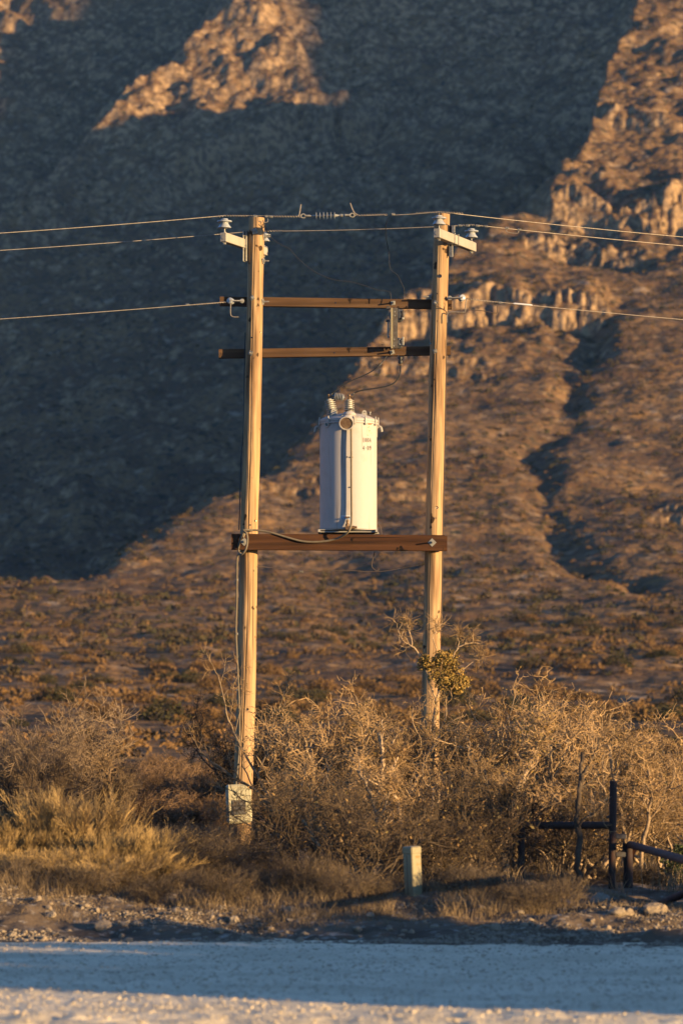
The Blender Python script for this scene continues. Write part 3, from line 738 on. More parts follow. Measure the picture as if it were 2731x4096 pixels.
def letters(txt, cx_, cy_, hpx, wpx, m, name):
    """stencilled characters with the gaps of a stencil"""
    n = len(txt); adv = wpx / n
    for i, ch in enumerate(txt):
        if ch == ' ': continue
        w = adv * (0.66 if ch not in '1I-' else (0.2 if ch in '1I' else 0.42)); h = hpx if ch != '-' else hpx * 0.13
        X_ = cx_ - wpx / 2 + adv * (i + 0.5)
        if ch == '1': 
            tank_patch(X_ - adv * 0.13, cy_ - hpx / 2, X_ + adv * 0.13, cy_ + hpx / 2, m, name, 0.003, 2)
        elif ch == '0':
            for sg in (-1, 1):
                q = []
                for k in range(9):
                    a = math.radians(-78 + 156 * k / 8); q.append((X_ + sg * (w * 0.10 + math.cos(a) * w * 0.42), cy_ + math.sin(a) * h / 2))
                for k in range(9):
                    a = math.radians(78 - 156 * k / 8); q.append((X_ + sg * (w * 0.10 + math.cos(a) * w * 0.10), cy_ + math.sin(a) * h * 0.34))
                vs = [on_tank(a_, b_, 0.003)[0] for a_, b_ in q]
                MB().add(vs, [[k, k + 1, 16 - k, 17 - k] for k in range(8)]).build(name, m, tank_root, smooth=False, sharp=None)
        else: tank_text(ch, X_, cy_, h, w, m, name, tank_root)
letters('100A', 1466.5, 1760, 19, 36, M_INK, 'stencil_letter')
letters('4-09', 1466.5, 1792, 19, 36, M_INK, 'stencil_letter')
tank_patch(1363, 2062, 1401, 2078, M_WHITE, 'decal', 0.0016); tank_patch(1364.5, 2066, 1400, 2077, M_BLUE, 'decal_panel', 0.0026)
tank_text('NON-PC', 1382, 2071.5, 7, 31, M_WHITE, 'decal_lettering', tank_root, proud=0.004)
tank_patch(1468, 1688, 1486, 1742, M_FADED, 'warning_sticker', 0.002); tank_patch(1470.5, 1690, 1485, 1699, M_RED, 'sticker_header', 0.003)

# ------------------------------------------------------------------ hose / conduit
hp = Q([(1404, 1712, 52.575), (1404.5, 1800, 52.57), (1405, 1950, 52.57), (1406, 2060, 52.565), (1404, 2098, 52.55), (1394, 2126, 52.54), (1370, 2144, 52.6), (1335, 2158, 52.68), (1275, 2167, 52.70), (1210, 2165, 52.70), (1150, 2150, 52.71), (1090, 2132, 52.72), (1040, 2122, 52.73), (1005, 2122, 52.73), (982, 2133, 52.72), (972, 2150, 52.70)], 0)
hose = thing('flexible_conduit', hp[9], 'olive flexible hose running down the tank and sagging over the platform beam', 'hose')
MB().tube(spline(hp, 8), px(4.2), 10).build('hose_run', M_HOSE, hose)
hl = Q([(1010, 2121, 52.69), (985, 2119, 52.66), (973, 2122, 52.66), (985, 2132, 52.63), (990, 2150, 52.63), (989, 2175, 52.63), (983, 2198, 52.63), (972, 2214, 52.65), (962, 2218, 52.68), (955, 2205, 52.75), (956, 2180, 52.72), (964, 2150, 52.7), (975, 2132, 52.69)], 0)
MB().tube(spline(hl, 8), px(4.2), 10).build('hose_loop', M_HOSE, hose)
cd = Q([(964, 2214, 52.75), (952, 2222, 52.85), (948, 2260, 52.86), (947, 2400, 52.87), (944, 2520, 52.87), (948, 2620, 52.87), (953, 2720, 52.86), (957, 2820, 52.84), (958, 2920, 52.83), (955, 3020, 52.82), (944, 3140, 52.81)], 0)
cdt = thing('riser_conduit', cd[-1], 'thin grey conduit running down the left edge of the pole to the meter cabinet', 'conduit')
MB().tube(spline(cd, 6), px(4), 8).build('pipe', M_HOSE, cdt)
for cy_ in (2320, 2536, 2760): MB().helix(W(948, cy_, 52.86) - up * 0.012, W(948, cy_, 52.86) + up * 0.012, px(4.6), 0.004, 2).build('strap', M_GALV, cdt)
lw = Q([(981, 1330, 53.0), (977, 1500, 53.0), (975, 1700, 53.0), (963, 1850, 52.99), (960, 2000, 53.0), (956, 2120, 53.0)], 0)
tag(MB().tube(spline(lw, 6), 0.008, 6).build('pole_cable', M_BLACK, None, origin=lw[-1]), 'black cable clipped along the shaded left side of a wooden pole', 'cable')

# ------------------------------------------------------------------ switch (cutout) between the crossbeams
cb = W(1578, 1392, 53.0)
cut = thing('disconnect_switch', cb, 'dark framed disconnect switch hanging between the two crossbeams', 'switch')
def vbar(x0, x1, y0, y1, Yd, dep, m, name, par):
    a = W(x0, y0, Yd); c = W(x1, y1, Yd); return MB().box((a + c) / 2, (abs(c.x - a.x), dep, abs(a.z - c.z)), None, 0.002).build(name, m, par)
vbar(1562, 1570, 1232, 1394, 52.96, 0.05, M_GREEN, 'channel_flange', cut); vbar(1570, 1590, 1232, 1394, 53.0, 0.04, M_DARKST, 'frame', cut)
for (ya, yb) in ((1232, 1288), (1348, 1394)):
    c = (W(1578, ya, 53.05) + W(1578, yb, 53.05)) / 2; r_ = px((yb - ya) / 2 * 0.98)
    pr = []
    for i in range(4): h = i * 0.03; pr += [(r_ * 0.6, h), (r_, h + 0.008), (r_, h + 0.016), (r_ * 0.6, h + 0.024)]
    MB().lathe(pr, c, (0.55, 0.83, 0), 28).build('disc_insulator', M_SHED, cut)
for (hx, hy) in ((1578, 1263), (1576, 1358), (1574, 1384), (1578, 1247)):
    MB().lathe([(0.012, 0), (0.012, 0.012), (0.006, 0.012), (0.006, 0.03)], W(hx, hy, 52.96), (0, -1, 0), 6).build('bolt', M_GALV, cut)
b = MB().tube(spline(Q([(1551, 1285), (1551.5, 1310), (1551, 1335), (1552, 1352), (1556, 1345)], 52.98), 5), 0.009, 6); b.build('switch_blade', M_GALV, cut)
MB().box(W(1549, 1283, 53), (0.06, 0.05, 0.03), None, 0.003).build('hinge_block', M_DARKST, cut); MB().box(W(1552, 1232, 53), (0.05, 0.05, 0.05), None, 0.003).build('hinge_block', M_DARKST, cut)
for (yy, m_) in ((1258, M_DARKST), (1365, M_GALV)):
    b = MB().box(W(1611, yy, 53.02), (px(9), 0.05, px(34)), None, 0.006); b.tube([W(1596, yy - 8, 53.02), W(1612, yy - 8, 53.02)], 0.012, 6); b.tube([W(1596, yy + 12, 53.02), W(1612, yy + 16, 53.02)], 0.014, 6)
    b.build('contact', m_, cut)
MB().box(W(1612, 1274, 53.0), (px(10), 0.04, px(8)), None, 0.004).build('contact_tip', M_PORCW, cut)
b = MB().lathe([(0.02, 0), (0.03, -0.01), (0.03, -0.035), (0.018, -0.04), (0.018, -0.05), (0.032, -0.06), (0.034, -0.09), (0.02, -0.1), (0.02, -0.11)], W(1601, 1426, 53.1), up, 16); b.build('lower_terminal', M_BLACK, cut)
MB().box(W(1600, 1458, 53.1), (px(15), 0.03, px(10)), None, 0.004).build('wire_clamp', M_BRASS, cut)

# ------------------------------------------------------------------ conductors
def line(name, label, cat, parts, origin, group=None):
    root = thing(name, origin, label, cat, group)
    for pn, m_, f_ in parts:
        b = MB(); f_(b)
        if pn in ('preformed_tie', 'tie_clamp', 'hook_wire'):
            for vs, fs in b.ch: MB().add(vs, fs).build(pn, m_, root)
        else: b.build(pn, m_, root)
    return root
def sag(p, q, n=24, s_=0.0):
    return [p + (q - p) * (i / n) - up * (4 * s_ * (i / n) * (1 - i / n)) for i in range(n + 1)]
wr = 0.0052
def wire(b, pts, r=wr): b.tube(spline(pts, 4) if len(pts) < 12 else pts, r, 6)
def wrap(b, p0, p1, R=0.011, r=0.004, pitch=0.035): b.helix(p0, p1, R, r, max(2, int((p1 - p0).length / pitch)), 4, 8)
def coil(b, c, d, R=0.015, r=0.005, L_=0.05, turns=3): d = Vector(d).normalized(); b.helix(Vector(c) - d * L_ / 2, Vector(c) + d * L_ / 2, R, r, turns, 5, 10)
TLp = W(903, 862, tL.y); TRp = W(1755, 847, tR.y)
eL = W(1205, 865, 52.3); eR = W(1412, 861, 52.3)
farL = W(-700, 972, 50.5); farR = W(3500, 1008, 55.0)
line('overhead_line', 'top bare wire on the left, running over the left insulator to the ribbed insulator', 'power line', [
  ('conductor', M_ALU, lambda b: wire(b, sag(farL, TLp, 30, 0.03) + sag(TLp, eL, 10, 0)[1:])),
  ('preformed_tie', M_ALU, lambda b: (wrap(b, W(868, 866, tL.y), TLp), wrap(b, TLp, W(1010, 864, tL.y)), wrap(b, W(1090, 865, 52.3), W(1198, 866, 52.3)))),
  ('tie_clamp', M_GALV, lambda b: (coil(b, W(1020, 864, 52.27), (1, 0, 0)), coil(b, W(1066, 865, 52.27), (1, 0, 0)), coil(b, W(1084, 866, 52.27), (1, 0, 0)))),
  ('hook_wire', M_ALU, lambda b: (wire(b, Q([(1028, 866), (1033, 872), (1034, 885), (1050, 888)], 52.3), 0.005), wire(b, Q([(1070, 868), (1071, 886), (1060, 890), (1056, 888)], 52.3), 0.005))),
  ('wire_tail', M_ALU, lambda b: wire(b, Q([(1188, 866), (1196, 860), (1200, 840), (1203.5, 817)], 52.3), 0.009))], TLp)
line('overhead_line', 'top bare wire on the right, from ribbed insulator over the pole to the edge', 'power line', [
  ('conductor', M_ALU, lambda b: wire(b, sag(eR, TRp, 12, 0.02) + sag(TRp, farR, 30, 0.04)[1:])),
  ('preformed_tie', M_ALU, lambda b: (wrap(b, W(1428, 861, 52.3), W(1548, 857, 52.3)), wrap(b, W(1660, 852, 52.35), TRp), wrap(b, TRp, W(1850, 853, 52.4)))),
  ('tie_clamp', M_GALV, lambda b: coil(b, W(1571, 856.5, 52.3), (1, 0, 0.02))),
  ('wire_tail', M_ALU, lambda b: wire(b, Q([(1430, 860), (1416, 850), (1407, 832), (1400, 812)], 52.3), 0.009))], TRp)
# strain insulator
ia = W(1205, 864, 52.3); ib = W(1412, 861, 52.3); iax = (ib - ia).normalized(); il = (ib - ia).length
st = thing('strain_insulator', (ia + ib) / 2, 'ribbed strain insulator hung in the top wire between the poles', 'insulator')
x_ = lambda v: (v - 1205) / 289.8
pr = [(0.0, x_(1252)), (0.012, x_(1252)), (0.012, x_(1258))]
for v in (1264.5, 1279, 1293.5, 1308, 1322.5, 1337):
    pr += [(0.013, x_(v) - 0.008), (0.020, x_(v) - 0.004), (0.052, x_(v) - 0.002), (0.053, x_(v) + 0.002), (0.020, x_(v) + 0.005), (0.013, x_(v) + 0.009)]
pr += [(0.012, x_(1341)), (0.02, x_(1341)), (0.02, x_(1347)), (0.012, x_(1347)), (0.012, x_(1360)), (0, x_(1360))]
MB().lathe(pr, ia, iax, 28).build('sheds', M_SHEDL, st)
def eye(c, s_=1):
    b = MB(); pts = [c + Vector((math.cos(a) * 0.032, 0, math.sin(a) * 0.026)) for a in [2 * math.pi * k / 14 for k in range(15)]]; b.tube(pts, 0.011, 6)
    b.tube([c + Vector((0.025 * s_, -0.02, 0.0)), c + Vector((0.10 * s_, -0.02, 0))], [0.013, 0.016], 6); b.tube([c + Vector((0.025 * s_, 0.02, 0.0)), c + Vector((0.10 * s_, 0.02, 0))], [0.013, 0.016], 6)
    b.tube([c + Vector((0.09 * s_, -0.03, 0)), c + Vector((0.09 * s_, 0.03, 0))], 0.012, 6); b.tube([c + Vector((0.1 * s_, 0, 0)), c + Vector((0.165 * s_, 0, 0))], 0.012, 6)
    return b
eye(W(1212, 864, 52.3), 1).build('end_eye', M_GALV, st); eye(W(1408, 861, 52.3), -1).build('end_eye', M_GALV, st)
b = MB().lathe([(0.02, -0.02), (0.024, 0), (0.02, 0.02)], W(1366, 862, 52.3), iax, 10); b.build('ball_socket', M_GALV, st)
# second wire
m1 = W(1062, 924.5, 53.6); m0 = W(968, 929, 53.6); m2 = W(1888, 899, tR2.y)
line('overhead_line', 'second bare wire passing behind the left pole to the far insulator', 'power line', [
  ('conductor', M_ALU, lambda b: (wire(b, sag(W(-700, 1040, 52.0), m0, 30, 0.03) + sag(m0, m1, 3)[1:] + sag(m1, m2, 24, 0.02)[1:] + sag(m2, W(3500, 1045, 56.0), 30, 0.03)[1:]))),
  ('preformed_tie', M_ALU, lambda b: (wrap(b, m1, W(1130, 921.5, 53.6)), wrap(b, W(1815, 903, m2.y), m2), wrap(b, m2, W(1950, 905, m2.y)))),
  ('tie_clamp', M_GALV, lambda b: [coil(b, W(x, y, m2.y), (1, 0, -0.05)) for x, y in ((1838, 902), (1868, 902), (1908, 903), (1942, 905), (2027, 912), (2076, 918))]),
  ('jumper_loop', M_ALU, lambda b: wire(b, Q([(2027, 913), (2027, 928), (2068, 933), (2073, 919)], m2.y), 0.006))], m2)
# low wires and dead-ends
def deadend(cx_, cy_, tox, sgn, label, Yd=52.9):
    t = thing('spool_insulator', W(cx_, cy_, Yd), label, 'insulator', 'spool insulators')
    c = W(cx_, cy_, Yd); r_ = px(12.5)
    MB().lathe([(r_ * 0.55, -0.045), (r_, -0.035), (r_, -0.018), (r_ * 0.6, -0.008), (r_ * 0.6, 0.008), (r_, 0.018), (r_, 0.035), (r_ * 0.55, 0.045)], c, (0.35 * sgn, -0.9, 0.1), 28).build('spool', M_PORC, t)
    b = MB(); 
    for dy in (-0.05, 0.05): b.tube([c + Vector((0, dy, 0)), W(tox, cy_ - 3 * 0, Yd) + Vector((0, dy * 0.6, 0))], 0.010, 6)
    b.tube([c + Vector((0.0, -0.06, 0)), c + Vector((0.0, 0.06, 0))], 0.012, 8)
    b.lathe([(0.028, -0.012), (0.034, 0), (0.028, 0.012)], W(tox, cy_, Yd), (0, 1, 0), 12)
    b.build('clevis', M_GALV, t)
    return c
cL = deadend(923, 1204, 968, -1, 'grey spool insulator holding the low wire left of the poles'); cR = deadend(1846, 1192, 1797, 1, 'pale spool insulator holding the low wire right of the poles')
line('overhead_line', 'low bare wire leading away to the left edge', 'power line', [
  ('conductor', M_ALU, lambda b: (wire(b, sag(W(-700, 1319, 51.5), W(917, 1207, 52.9), 30, 0.02)), wire(b, Q([(923, 1214), (922.5, 1235), (923, 1258), (932, 1267), (955, 1268)], 52.88), 0.007))),
  ('preformed_tie', M_ALU, lambda b: wrap(b, W(770, 1219, 52.8), W(912, 1207.5, 52.9))),
  ('tie_clamp', M_GALV, lambda b: coil(b, W(750, 1218.5, 52.8), (1, 0, 0.05)))], cL)
line('overhead_line', 'low bare wire with a pale sleeve leading away to the right edge', 'power line', [
  ('conductor', M_ALU, lambda b: (wire(b, sag(W(1850, 1194, 52.9), W(3500, 1342, 54.5), 30, 0.02)), wire(b, Q([(1864, 1197), (1861, 1220), (1860, 1245), (1852, 1249), (1800, 1248), (1788, 1256), (1787, 1290)], 52.85), 0.007))),
  ('preformed_tie', M_ALU, lambda b: wrap(b, W(1862, 1194, 52.9), W(1980, 1208, 52.9))),
  ('tie_clamp', M_GALV, lambda b: coil(b, W(1998, 1210, 52.9), (1, 0, -0.08))),
  ('splice_sleeve', M_WHITE, lambda b: b.tube(Q([(2052, 1214), (2058, 1214.6), (2120, 1220), (2128, 1221)], 52.95), [0.008, 0.013, 0.013, 0.008], 8)),
  ('jumper_loop', M_WIREB, lambda b: wire(b, Q([(1861, 1240), (1920, 1242), (1965, 1250), (1985, 1252), (1988, 1240), (1987, 1218), (1995, 1212)], 52.9), 0.005))], cR)
def cable(name, label, pts, r, m_, Yd=53.0, cat='cable', group=None):
    P = Q(pts, Yd); o = MB().tube(spline(P, 8), r, 7).build(name, m_, None, origin=P[0]); return tag(o, label, cat, group)
cable('jumper_wire', 'thin dark wire looping from the left pole head down to the upper crossbeam', [(1057, 893, 52.85), (1075, 935), (1098, 962), (1130, 982), (1158, 996), (1190, 1032), (1240, 1075), (1290, 1103), (1340, 1120), (1400, 1127), (1450, 1140), (1510, 1160), (1555, 1166), (1562, 1180), (1564, 1197)], 0.005, M_BLACK, 52.95)
cable('jumper_wire', 'thin dark wire hanging from the top wire near the right pole', [(1566, 858, 52.3), (1548, 880, 52.4), (1542, 920, 52.6), (1545, 960, 52.8), (1555, 1010), (1557, 1060), (1566, 1083), (1588, 1100), (1604, 1130), (1616, 1160), (1614, 1185), (1610, 1200)], 0.005, M_BLACK, 52.95)
tc1 = cable('transformer_lead', 'black lead curving from the lower crossbeam to the tilted left bushing', [(1545, 1426, 53.1), (1520, 1458), (1485, 1486), (1440, 1508), (1390, 1530), (1345, 1560), (1325, 1578), (1317, 1590, 52.88)], px(2.6), M_BLACK, 53.0)
tc2 = cable('transformer_lead', 'black lead dropping from the switch terminal to the upright right bushing', [(1601, 1462, 53.1), (1600, 1490), (1590, 1515), (1570, 1535), (1535, 1547), (1480, 1556), (1440, 1563), (1412, 1575), (1401, 1590, 52.88)], px(2.8), M_BLACK, 53.0)
cable('earth_wire', 'thin slack wire strung between the poles under the platform beam', [(1030, 2266, 52.95), (1080, 2270), (1150, 2280), (1205, 2286), (1260, 2285), (1330, 2282), (1400, 2282), (1460, 2286), (1515, 2286), (1560, 2281), (1620, 2270), (1697, 2257, 52.95)], 0.005, M_WIREB, 53.0)
tag(MB().helix(W(1197, 2286, 53.0), W(1212, 2286.5, 53.0), 0.011, 0.005, 4).build('wire_coil', M_GALV, None, origin=W(1204, 2286, 53)), 'small pale spiral clamp on the slack wire below the platform beam', 'wire clamp')
cable('drop_wire', 'short dark wire dropping from under the platform beam to the slack wire', [(1498, 2206), (1491, 2235), (1486, 2262), (1494, 2276), (1508, 2283), (1515, 2275), (1510, 2284)], 0.006, M_WIREB, 53.05)
cable('tail_wire', 'thin dark wire arching behind the right side of the tank foot', [(1506, 2094), (1518, 2104), (1524, 2118), (1525, 2140)], 0.006, M_WIREB, 53.1)

# ------------------------------------------------------------------ meter cabinet on the left pole
mc = (W(905, 3137, 52.78) + W(1006, 3293, 52.78)) / 2
mt = thing('meter_cabinet', mc, 'cream metal meter cabinet strapped to the foot of a wooden pole behind twigs', 'cabinet')
Rm = Matrix.Rotation(math.radians(-2), 3, 'Y') @ Matrix.Rotation(math.radians(8), 3, 'Z')
MB().box(mc, (px(99), 0.17, px(154)), Rm, 0.028).build('housing', M_METER, mt, sharp=20)
f0 = Rm @ Vector((0, -1, 0))
b = MB().box(mc + f0 * 0.086, (px(86), 0.006, px(140)), Rm, 0.002); b.build('door', M_METER, mt, sharp=20)
MB().box(mc + f0 * 0.093 + Rm @ Vector((-0.01, 0, -0.05)), (px(55), 0.012, px(58)), Rm, 0.003).build('dark_plate', M_DARKST, mt)
MB().box(mc + f0 * 0.093 + Rm @ Vector((-0.02, 0, -0.175)), (px(22), 0.01, px(7)), Rm, 0.002).build('nameplate', M_DARKST, mt)
cable('feed_conduit', 'dark pipe leaving the bottom of the meter cabinet into the brush', [(925, 3292, 52.82), (924, 3350, 52.84), (922, 3450, 52.86)], px(9), M_DARKST, 52.8, 'conduit')

# ------------------------------------------------------------------ marker pedestal
pY = 37.0; pb = W(1655, 3625, pY); pbz = gz(pb.x, pY); Hh = W(1650, 3390, pY).z - pb.z
ped = thing('utility_pedestal', (pb.x, pY, pb.z), 'small pale green utility pedestal standing in dry grass by the road', 'pedestal')
Rt = (Matrix.Rotation(math.radians(-2.2), 3, 'Y') @ Matrix.Rotation(math.radians(2), 3, 'X') @ Matrix.Rotation(math.radians(44), 3, 'Z'))
wd = 0.128
def pp(x, y, z): return pb + Rt @ Vector((x, y, z))
MB().box(pp(0, 0, Hh / 2 - 0.12), (wd, wd, Hh + 0.2), Rt, 0.009).build('body', M_GREEN, ped, sharp=20)
MB().box(pp(0, 0, Hh - 0.025), (wd + 0.010, wd + 0.010, 0.075), Rt, 0.012).build('cap', M_GREEN, ped, sharp=20)
MB().box(pp(-wd / 2 - 0.0008, 0.008, Hh / 2 - 0.03), (0.003, 0.004, Hh * 0.86), Rt).build('seam', M_DARKST, ped)
def ped_text(t_, zz, w_, h_, off):
    vs, fs = text_mesh(t_, 1.0); x0 = min(v.x for v in vs); x1 = max(v.x for v in vs); y0 = min(v.y for v in vs); y1 = max(v.y for v in vs)
    out = [pp((v.x - (x0 + x1) / 2) / (x1 - x0) * w_ + off, -wd / 2 - (0.0075 if zz > Hh - 0.06 else 0.002), zz + (v.y - (y0 + y1) / 2) / (y1 - y0) * h_) for v in vs]
    MB().add(out, fs).build('numerals', M_GOLD, ped, smooth=False, sharp=None)
ped_text('200', Hh - 0.088, 0.062, 0.024, 0.008); ped_text('6-1', Hh - 0.158, 0.055, 0.024, 0.022)
for (u_, zz) in ((-0.03, Hh - 0.03), (0.035, Hh - 0.03)): MB().lathe([(0.004, 0), (0.003, 0.002)], pp(u_, -wd / 2 - 0.005, zz), Rt @ Vector((0, -1, 0)), 8).build('rivet', M_DARKST, ped)
# ------------------------------------------------------------------ ground, road
def soil_mat(name, c1, c2, c3, sc=1.0, bump=0.6):
    m = mat(name, c1, 0.95, spec=0.05, noise=(2.2 * sc, 6, c2, 0.42, 0.62), second=(9 * sc, 5, c3, 0.55, 0.7), bump=(22 * sc, bump, 0.02))
    return m
M_SOIL = soil_mat('verge_soil', (0.1391, 0.1023, 0.06952), (0.08998, 0.06544, 0.04498), (0.2945, 0.2536, 0.2046))
M_ROAD = mat('caliche_gravel', (0.7231, 0.605, 0.4161), 0.95, spec=0.05, noise=(0.9, 6, (0.5784, 0.4797, 0.3242), 0.42, 0.62), second=(14, 5, (0.4672, 0.3924, 0.2613), 0.54, 0.66), bump=(45, 0.9, 0.012))
M_STONE = mat('limestone', (0.2712, 0.2158, 0.1528), 0.9, spec=0.1, noise=(12, 4, (0.1952, 0.1472, 0.09911), 0.4, 0.65), bump=(30, 0.6, 0.004))
M_STONE2 = mat('grey_limestone', (0.273, 0.2223, 0.1612), 0.9, spec=0.1, noise=(12, 4, (0.1843, 0.1451, 0.104), 0.4, 0.65), bump=(30, 0.6, 0.004))
us = np.concatenate([np.linspace(-60, -5.5, 50)[:-1], np.linspace(-5.5, 5.5, 330), np.linspace(5.5, 60, 50)[1:]])
ys = np.concatenate([np.linspace(33.2, 40, 190)[:-1], np.linspace(40, 60.5, 110)])
X, Y = np.meshgrid(us, ys); Z = ground_z(X, Y)
Z = np.where(Y >= 60.4, Z - 0.02, Z)
np_mesh('ground', np.stack([X, Y, Z], -1).reshape(-1, 3), grid_faces(len(ys), len(us)), M_SOIL)['kind'] = 'structure'
# broad plain that carries everything out to the sides and behind
us2 = np.linspace(-1500, 1500, 60); ys2 = np.linspace(-700, 1500, 50)
X, Y = np.meshgrid(us2, ys2); Z = -0.6 - 0.02 * np.clip(np.abs(X) - 100, 0, 400) * (Y > 100) * 0
Z = np.where(Y > 60, -8.0, Z)
np_mesh('plain', np.stack([X, Y, Z], -1).reshape(-1, 3), grid_faces(50, 60), M_SOIL)['kind'] = 'structure'
def road_z(x, Y):
    return 0.012 * fbm(x / 1.6, Y / 2.6, 3, 12) + 0.010 * fbm(x / 0.22, Y / 0.22, 3, 13) + 0.006 * fbm(x / 0.07, Y / 0.07, 2, 14) + 0.045 * sstep(26, 23.5, Y) * np.abs(fbm(x / 0.35, Y / 0.3, 3, 18)) + 0.03 * np.exp(-((Y - 32.4 + 0.35 * x) / 0.5) ** 2) * (0.7 + 0.6 * fbm(x / 1.2, Y * 0, 2, 19))
us = np.concatenate([np.linspace(-60, -3.6, 30)[:-1], np.linspace(-3.6, 3.6, 250), np.linspace(3.6, 60, 30)[1:]])
ys = np.concatenate([np.linspace(-60, 21.5, 30)[:-1], np.linspace(21.5, 35.2, 480)])
X, Y = np.meshgrid(us, ys); Z = road_z(X, Y)
np_mesh('road', np.stack([X, Y, Z], -1).reshape(-1, 3), grid_faces(len(ys), len(us)), M_ROAD)['kind'] = 'structure'

M_GRAV = mat('road_pebble', (0.48, 0.40, 0.30), 0.95, spec=0.05, noise=(9, 3, (0.36, 0.30, 0.225), 0.4, 0.6))
# stones
def ico(sub):
    t = (1 + 5 ** 0.5) / 2
    v = [Vector(p).normalized() for p in [(-1, t, 0), (1, t, 0), (-1, -t, 0), (1, -t, 0), (0, -1, t), (0, 1, t), (0, -1, -t), (0, 1, -t), (t, 0, -1), (t, 0, 1), (-t, 0, -1), (-t, 0, 1)]]
    f = [(0, 11, 5), (0, 5, 1), (0, 1, 7), (0, 7, 10), (0, 10, 11), (1, 5, 9), (5, 11, 4), (11, 10, 2), (10, 7, 6), (7, 1, 8), (3, 9, 4), (3, 4, 2), (3, 2, 6), (3, 6, 8), (3, 8, 9), (4, 9, 5), (2, 4, 11), (6, 2, 10), (8, 6, 7), (9, 8, 1)]
    for _ in range(sub):
        c = {}; nf = []
        def mid(a, b):
            k = (min(a, b), max(a, b))
            if k not in c: v.append(((v[a] + v[b]) / 2).normalized()); c[k] = len(v) - 1
            return c[k]
        for a, b, d in f: ab, bd, da = mid(a, b), mid(b, d), mid(d, a); nf += [(a, ab, da), (b, bd, ab), (d, da, bd), (ab, bd, da)]
        f = nf
    return np.array([tuple(p) for p in v]), np.array(f)
IV, IF = ico(0); IV2, IF2 = ico(2)
def stuff_stones(name, n, xr, fy, smin, smax, m, seed, zf):
    r = np.random.RandomState(seed); x, y = fy(r, n); z = zf(x, y)
    s_ = smin + (smax - smin) * r.rand(n) ** 4
    a = r.rand(n) * 6.28; sc = s_[:, None] * (0.6 + 0.6 * r.rand(n, 3)); sc[:, 2] *= 0.7
    P = IV[None] * (1 + 0.25 * r.randn(n, 12, 1)) * sc[:, None, :]
    ca, sa = np.cos(a)[:, None], np.sin(a)[:, None]
    P = np.stack([P[..., 0] * ca - P[..., 1] * sa + x[:, None], P[..., 0] * sa + P[..., 1] * ca + y[:, None], P[..., 2] + z[:, None] + s_[:, None] * 0.15], -1)
    Fc = IF[None] + (np.arange(n) * 12)[:, None, None]
    o = np_mesh(name, P.reshape(-1, 3), Fc.reshape(-1, 3), m, smooth=False); return tag(o, kind='stuff')
o = stuff_stones('gravel', 16000, None, lambda r, n: ((lambda y: ((r.rand(n) - .5) * 0.25 * y, y))(21.8 + 12.6 * r.rand(n))), 0.004, 0.020, M_GRAV, 1, road_z)
tag(o, 'loose pale pebbles scattered over the white gravel road', 'gravel')
def bank_y(r, n):
    x = (r.rand(n * 4) - .5) * 9.5; y = 34.1 - 0.20 * x + r.rand(n * 4) ** 1.4 * 2.6; k = (vnoise(x / 0.7, y / 0.5, 3) + 0.3 * r.rand(n * 4)) > 0.72; x, y = x[k][:n], y[k][:n]; x = np.resize(x, n); y = np.resize(y, n); return x, y
o = stuff_stones('bank_gravel', 15000, None, bank_y, 0.005, 0.026, [M_STONE2], 2, lambda x, y: ground_z(x, y))
tag(o, 'small limestone chips covering the low bank along the road', 'gravel')
def rock_proto(seed):
    r = np.random.RandomState(seed); d = r.randn(9, 3); d /= np.linalg.norm(d, axis=1)[:, None]; c = 0.62 + 0.3 * r.rand(9)
    P = IV2.copy()
    for k in range(9):
        h = P @ d[k]; P = P - np.maximum(h - c[k], 0)[:, None] * d[k][None] * 0.9
    P *= 1 + 0.05 * r.randn(len(P), 1); P *= np.array([1, 0.7 + 0.3 * r.rand(), 0.55 + 0.25 * r.rand()])
    return P
ROCKS = []
for k in range(6):
    me_o = np_mesh('rock', rock_proto(40 + k), IF2, [M_STONE, M_STONE2, M_STONE][k % 3], smooth=False)
    ROCKS.append(me_o.data); bpy.data.objects.remove(me_o)
rr = random.Random(5)
def rock(x, y, s_, label, group, k=None, dz=0.15):
    o = bpy.data.objects.new('rock', ROCKS[rr.randrange(6) if k is None else k]); COL.objects.link(o)
    o.location = (x, y, gz(x, y) + s_ * dz); o.scale = (s_, s_, s_); o.rotation_euler = (rr.uniform(-.4, .4), rr.uniform(-.4, .4), rr.uniform(0, 6.28)); tag(o, label, 'rock', group); return o
def on_ground(pxx, pyy):
    """march down a sight line to the ground"""
    d = W(pxx, pyy, 1.0) - Vector((0, 0, CAMZ)); Yt = np.arange(33.5, 58, 0.05)
    z = CAMZ + d.z * Yt; g = ground_z(d.x * Yt, Yt); i = int(np.argmax(g > z)); return d.x * Yt[i], float(Yt[i])
for (qx, qy, s_, lab) in ((938, 3693, 0.075, 'rounded pale rock halfway up the bank below the left pole'), (1165, 3665, 0.10, 'blocky tan rock near the top of the bank left of the green pedestal'), (1430, 3728, 0.055, 'pale stone low on the bank just left of the green pedestal'),
                          (415, 3718, 0.09, 'flat buff rock at the foot of the bank under the yellow brush'), (205, 3678, 0.06, 'pale stone on the bank left of the yellow brush'), (2620, 3655, 0.14, 'large boulder under the slanting brace of the rusty gate'),
                          (2465, 3664, 0.085, 'grey stone right against the foot of the gate post'), (2505, 3660, 0.075, 'second grey stone by the gate post, nearer the boulder'), (2395, 3610, 0.12, 'long grey rock behind the dark trunk by the fence'),
                          (1980, 3720, 0.07, 'whitish stone at the road edge midway between pedestal and gate'), (1945, 3715, 0.05, 'smaller whitish stone beside the one at the road edge')):
    x, y = on_ground(qx, qy); rock(x, y, s_, lab, 'rocks on the bank')
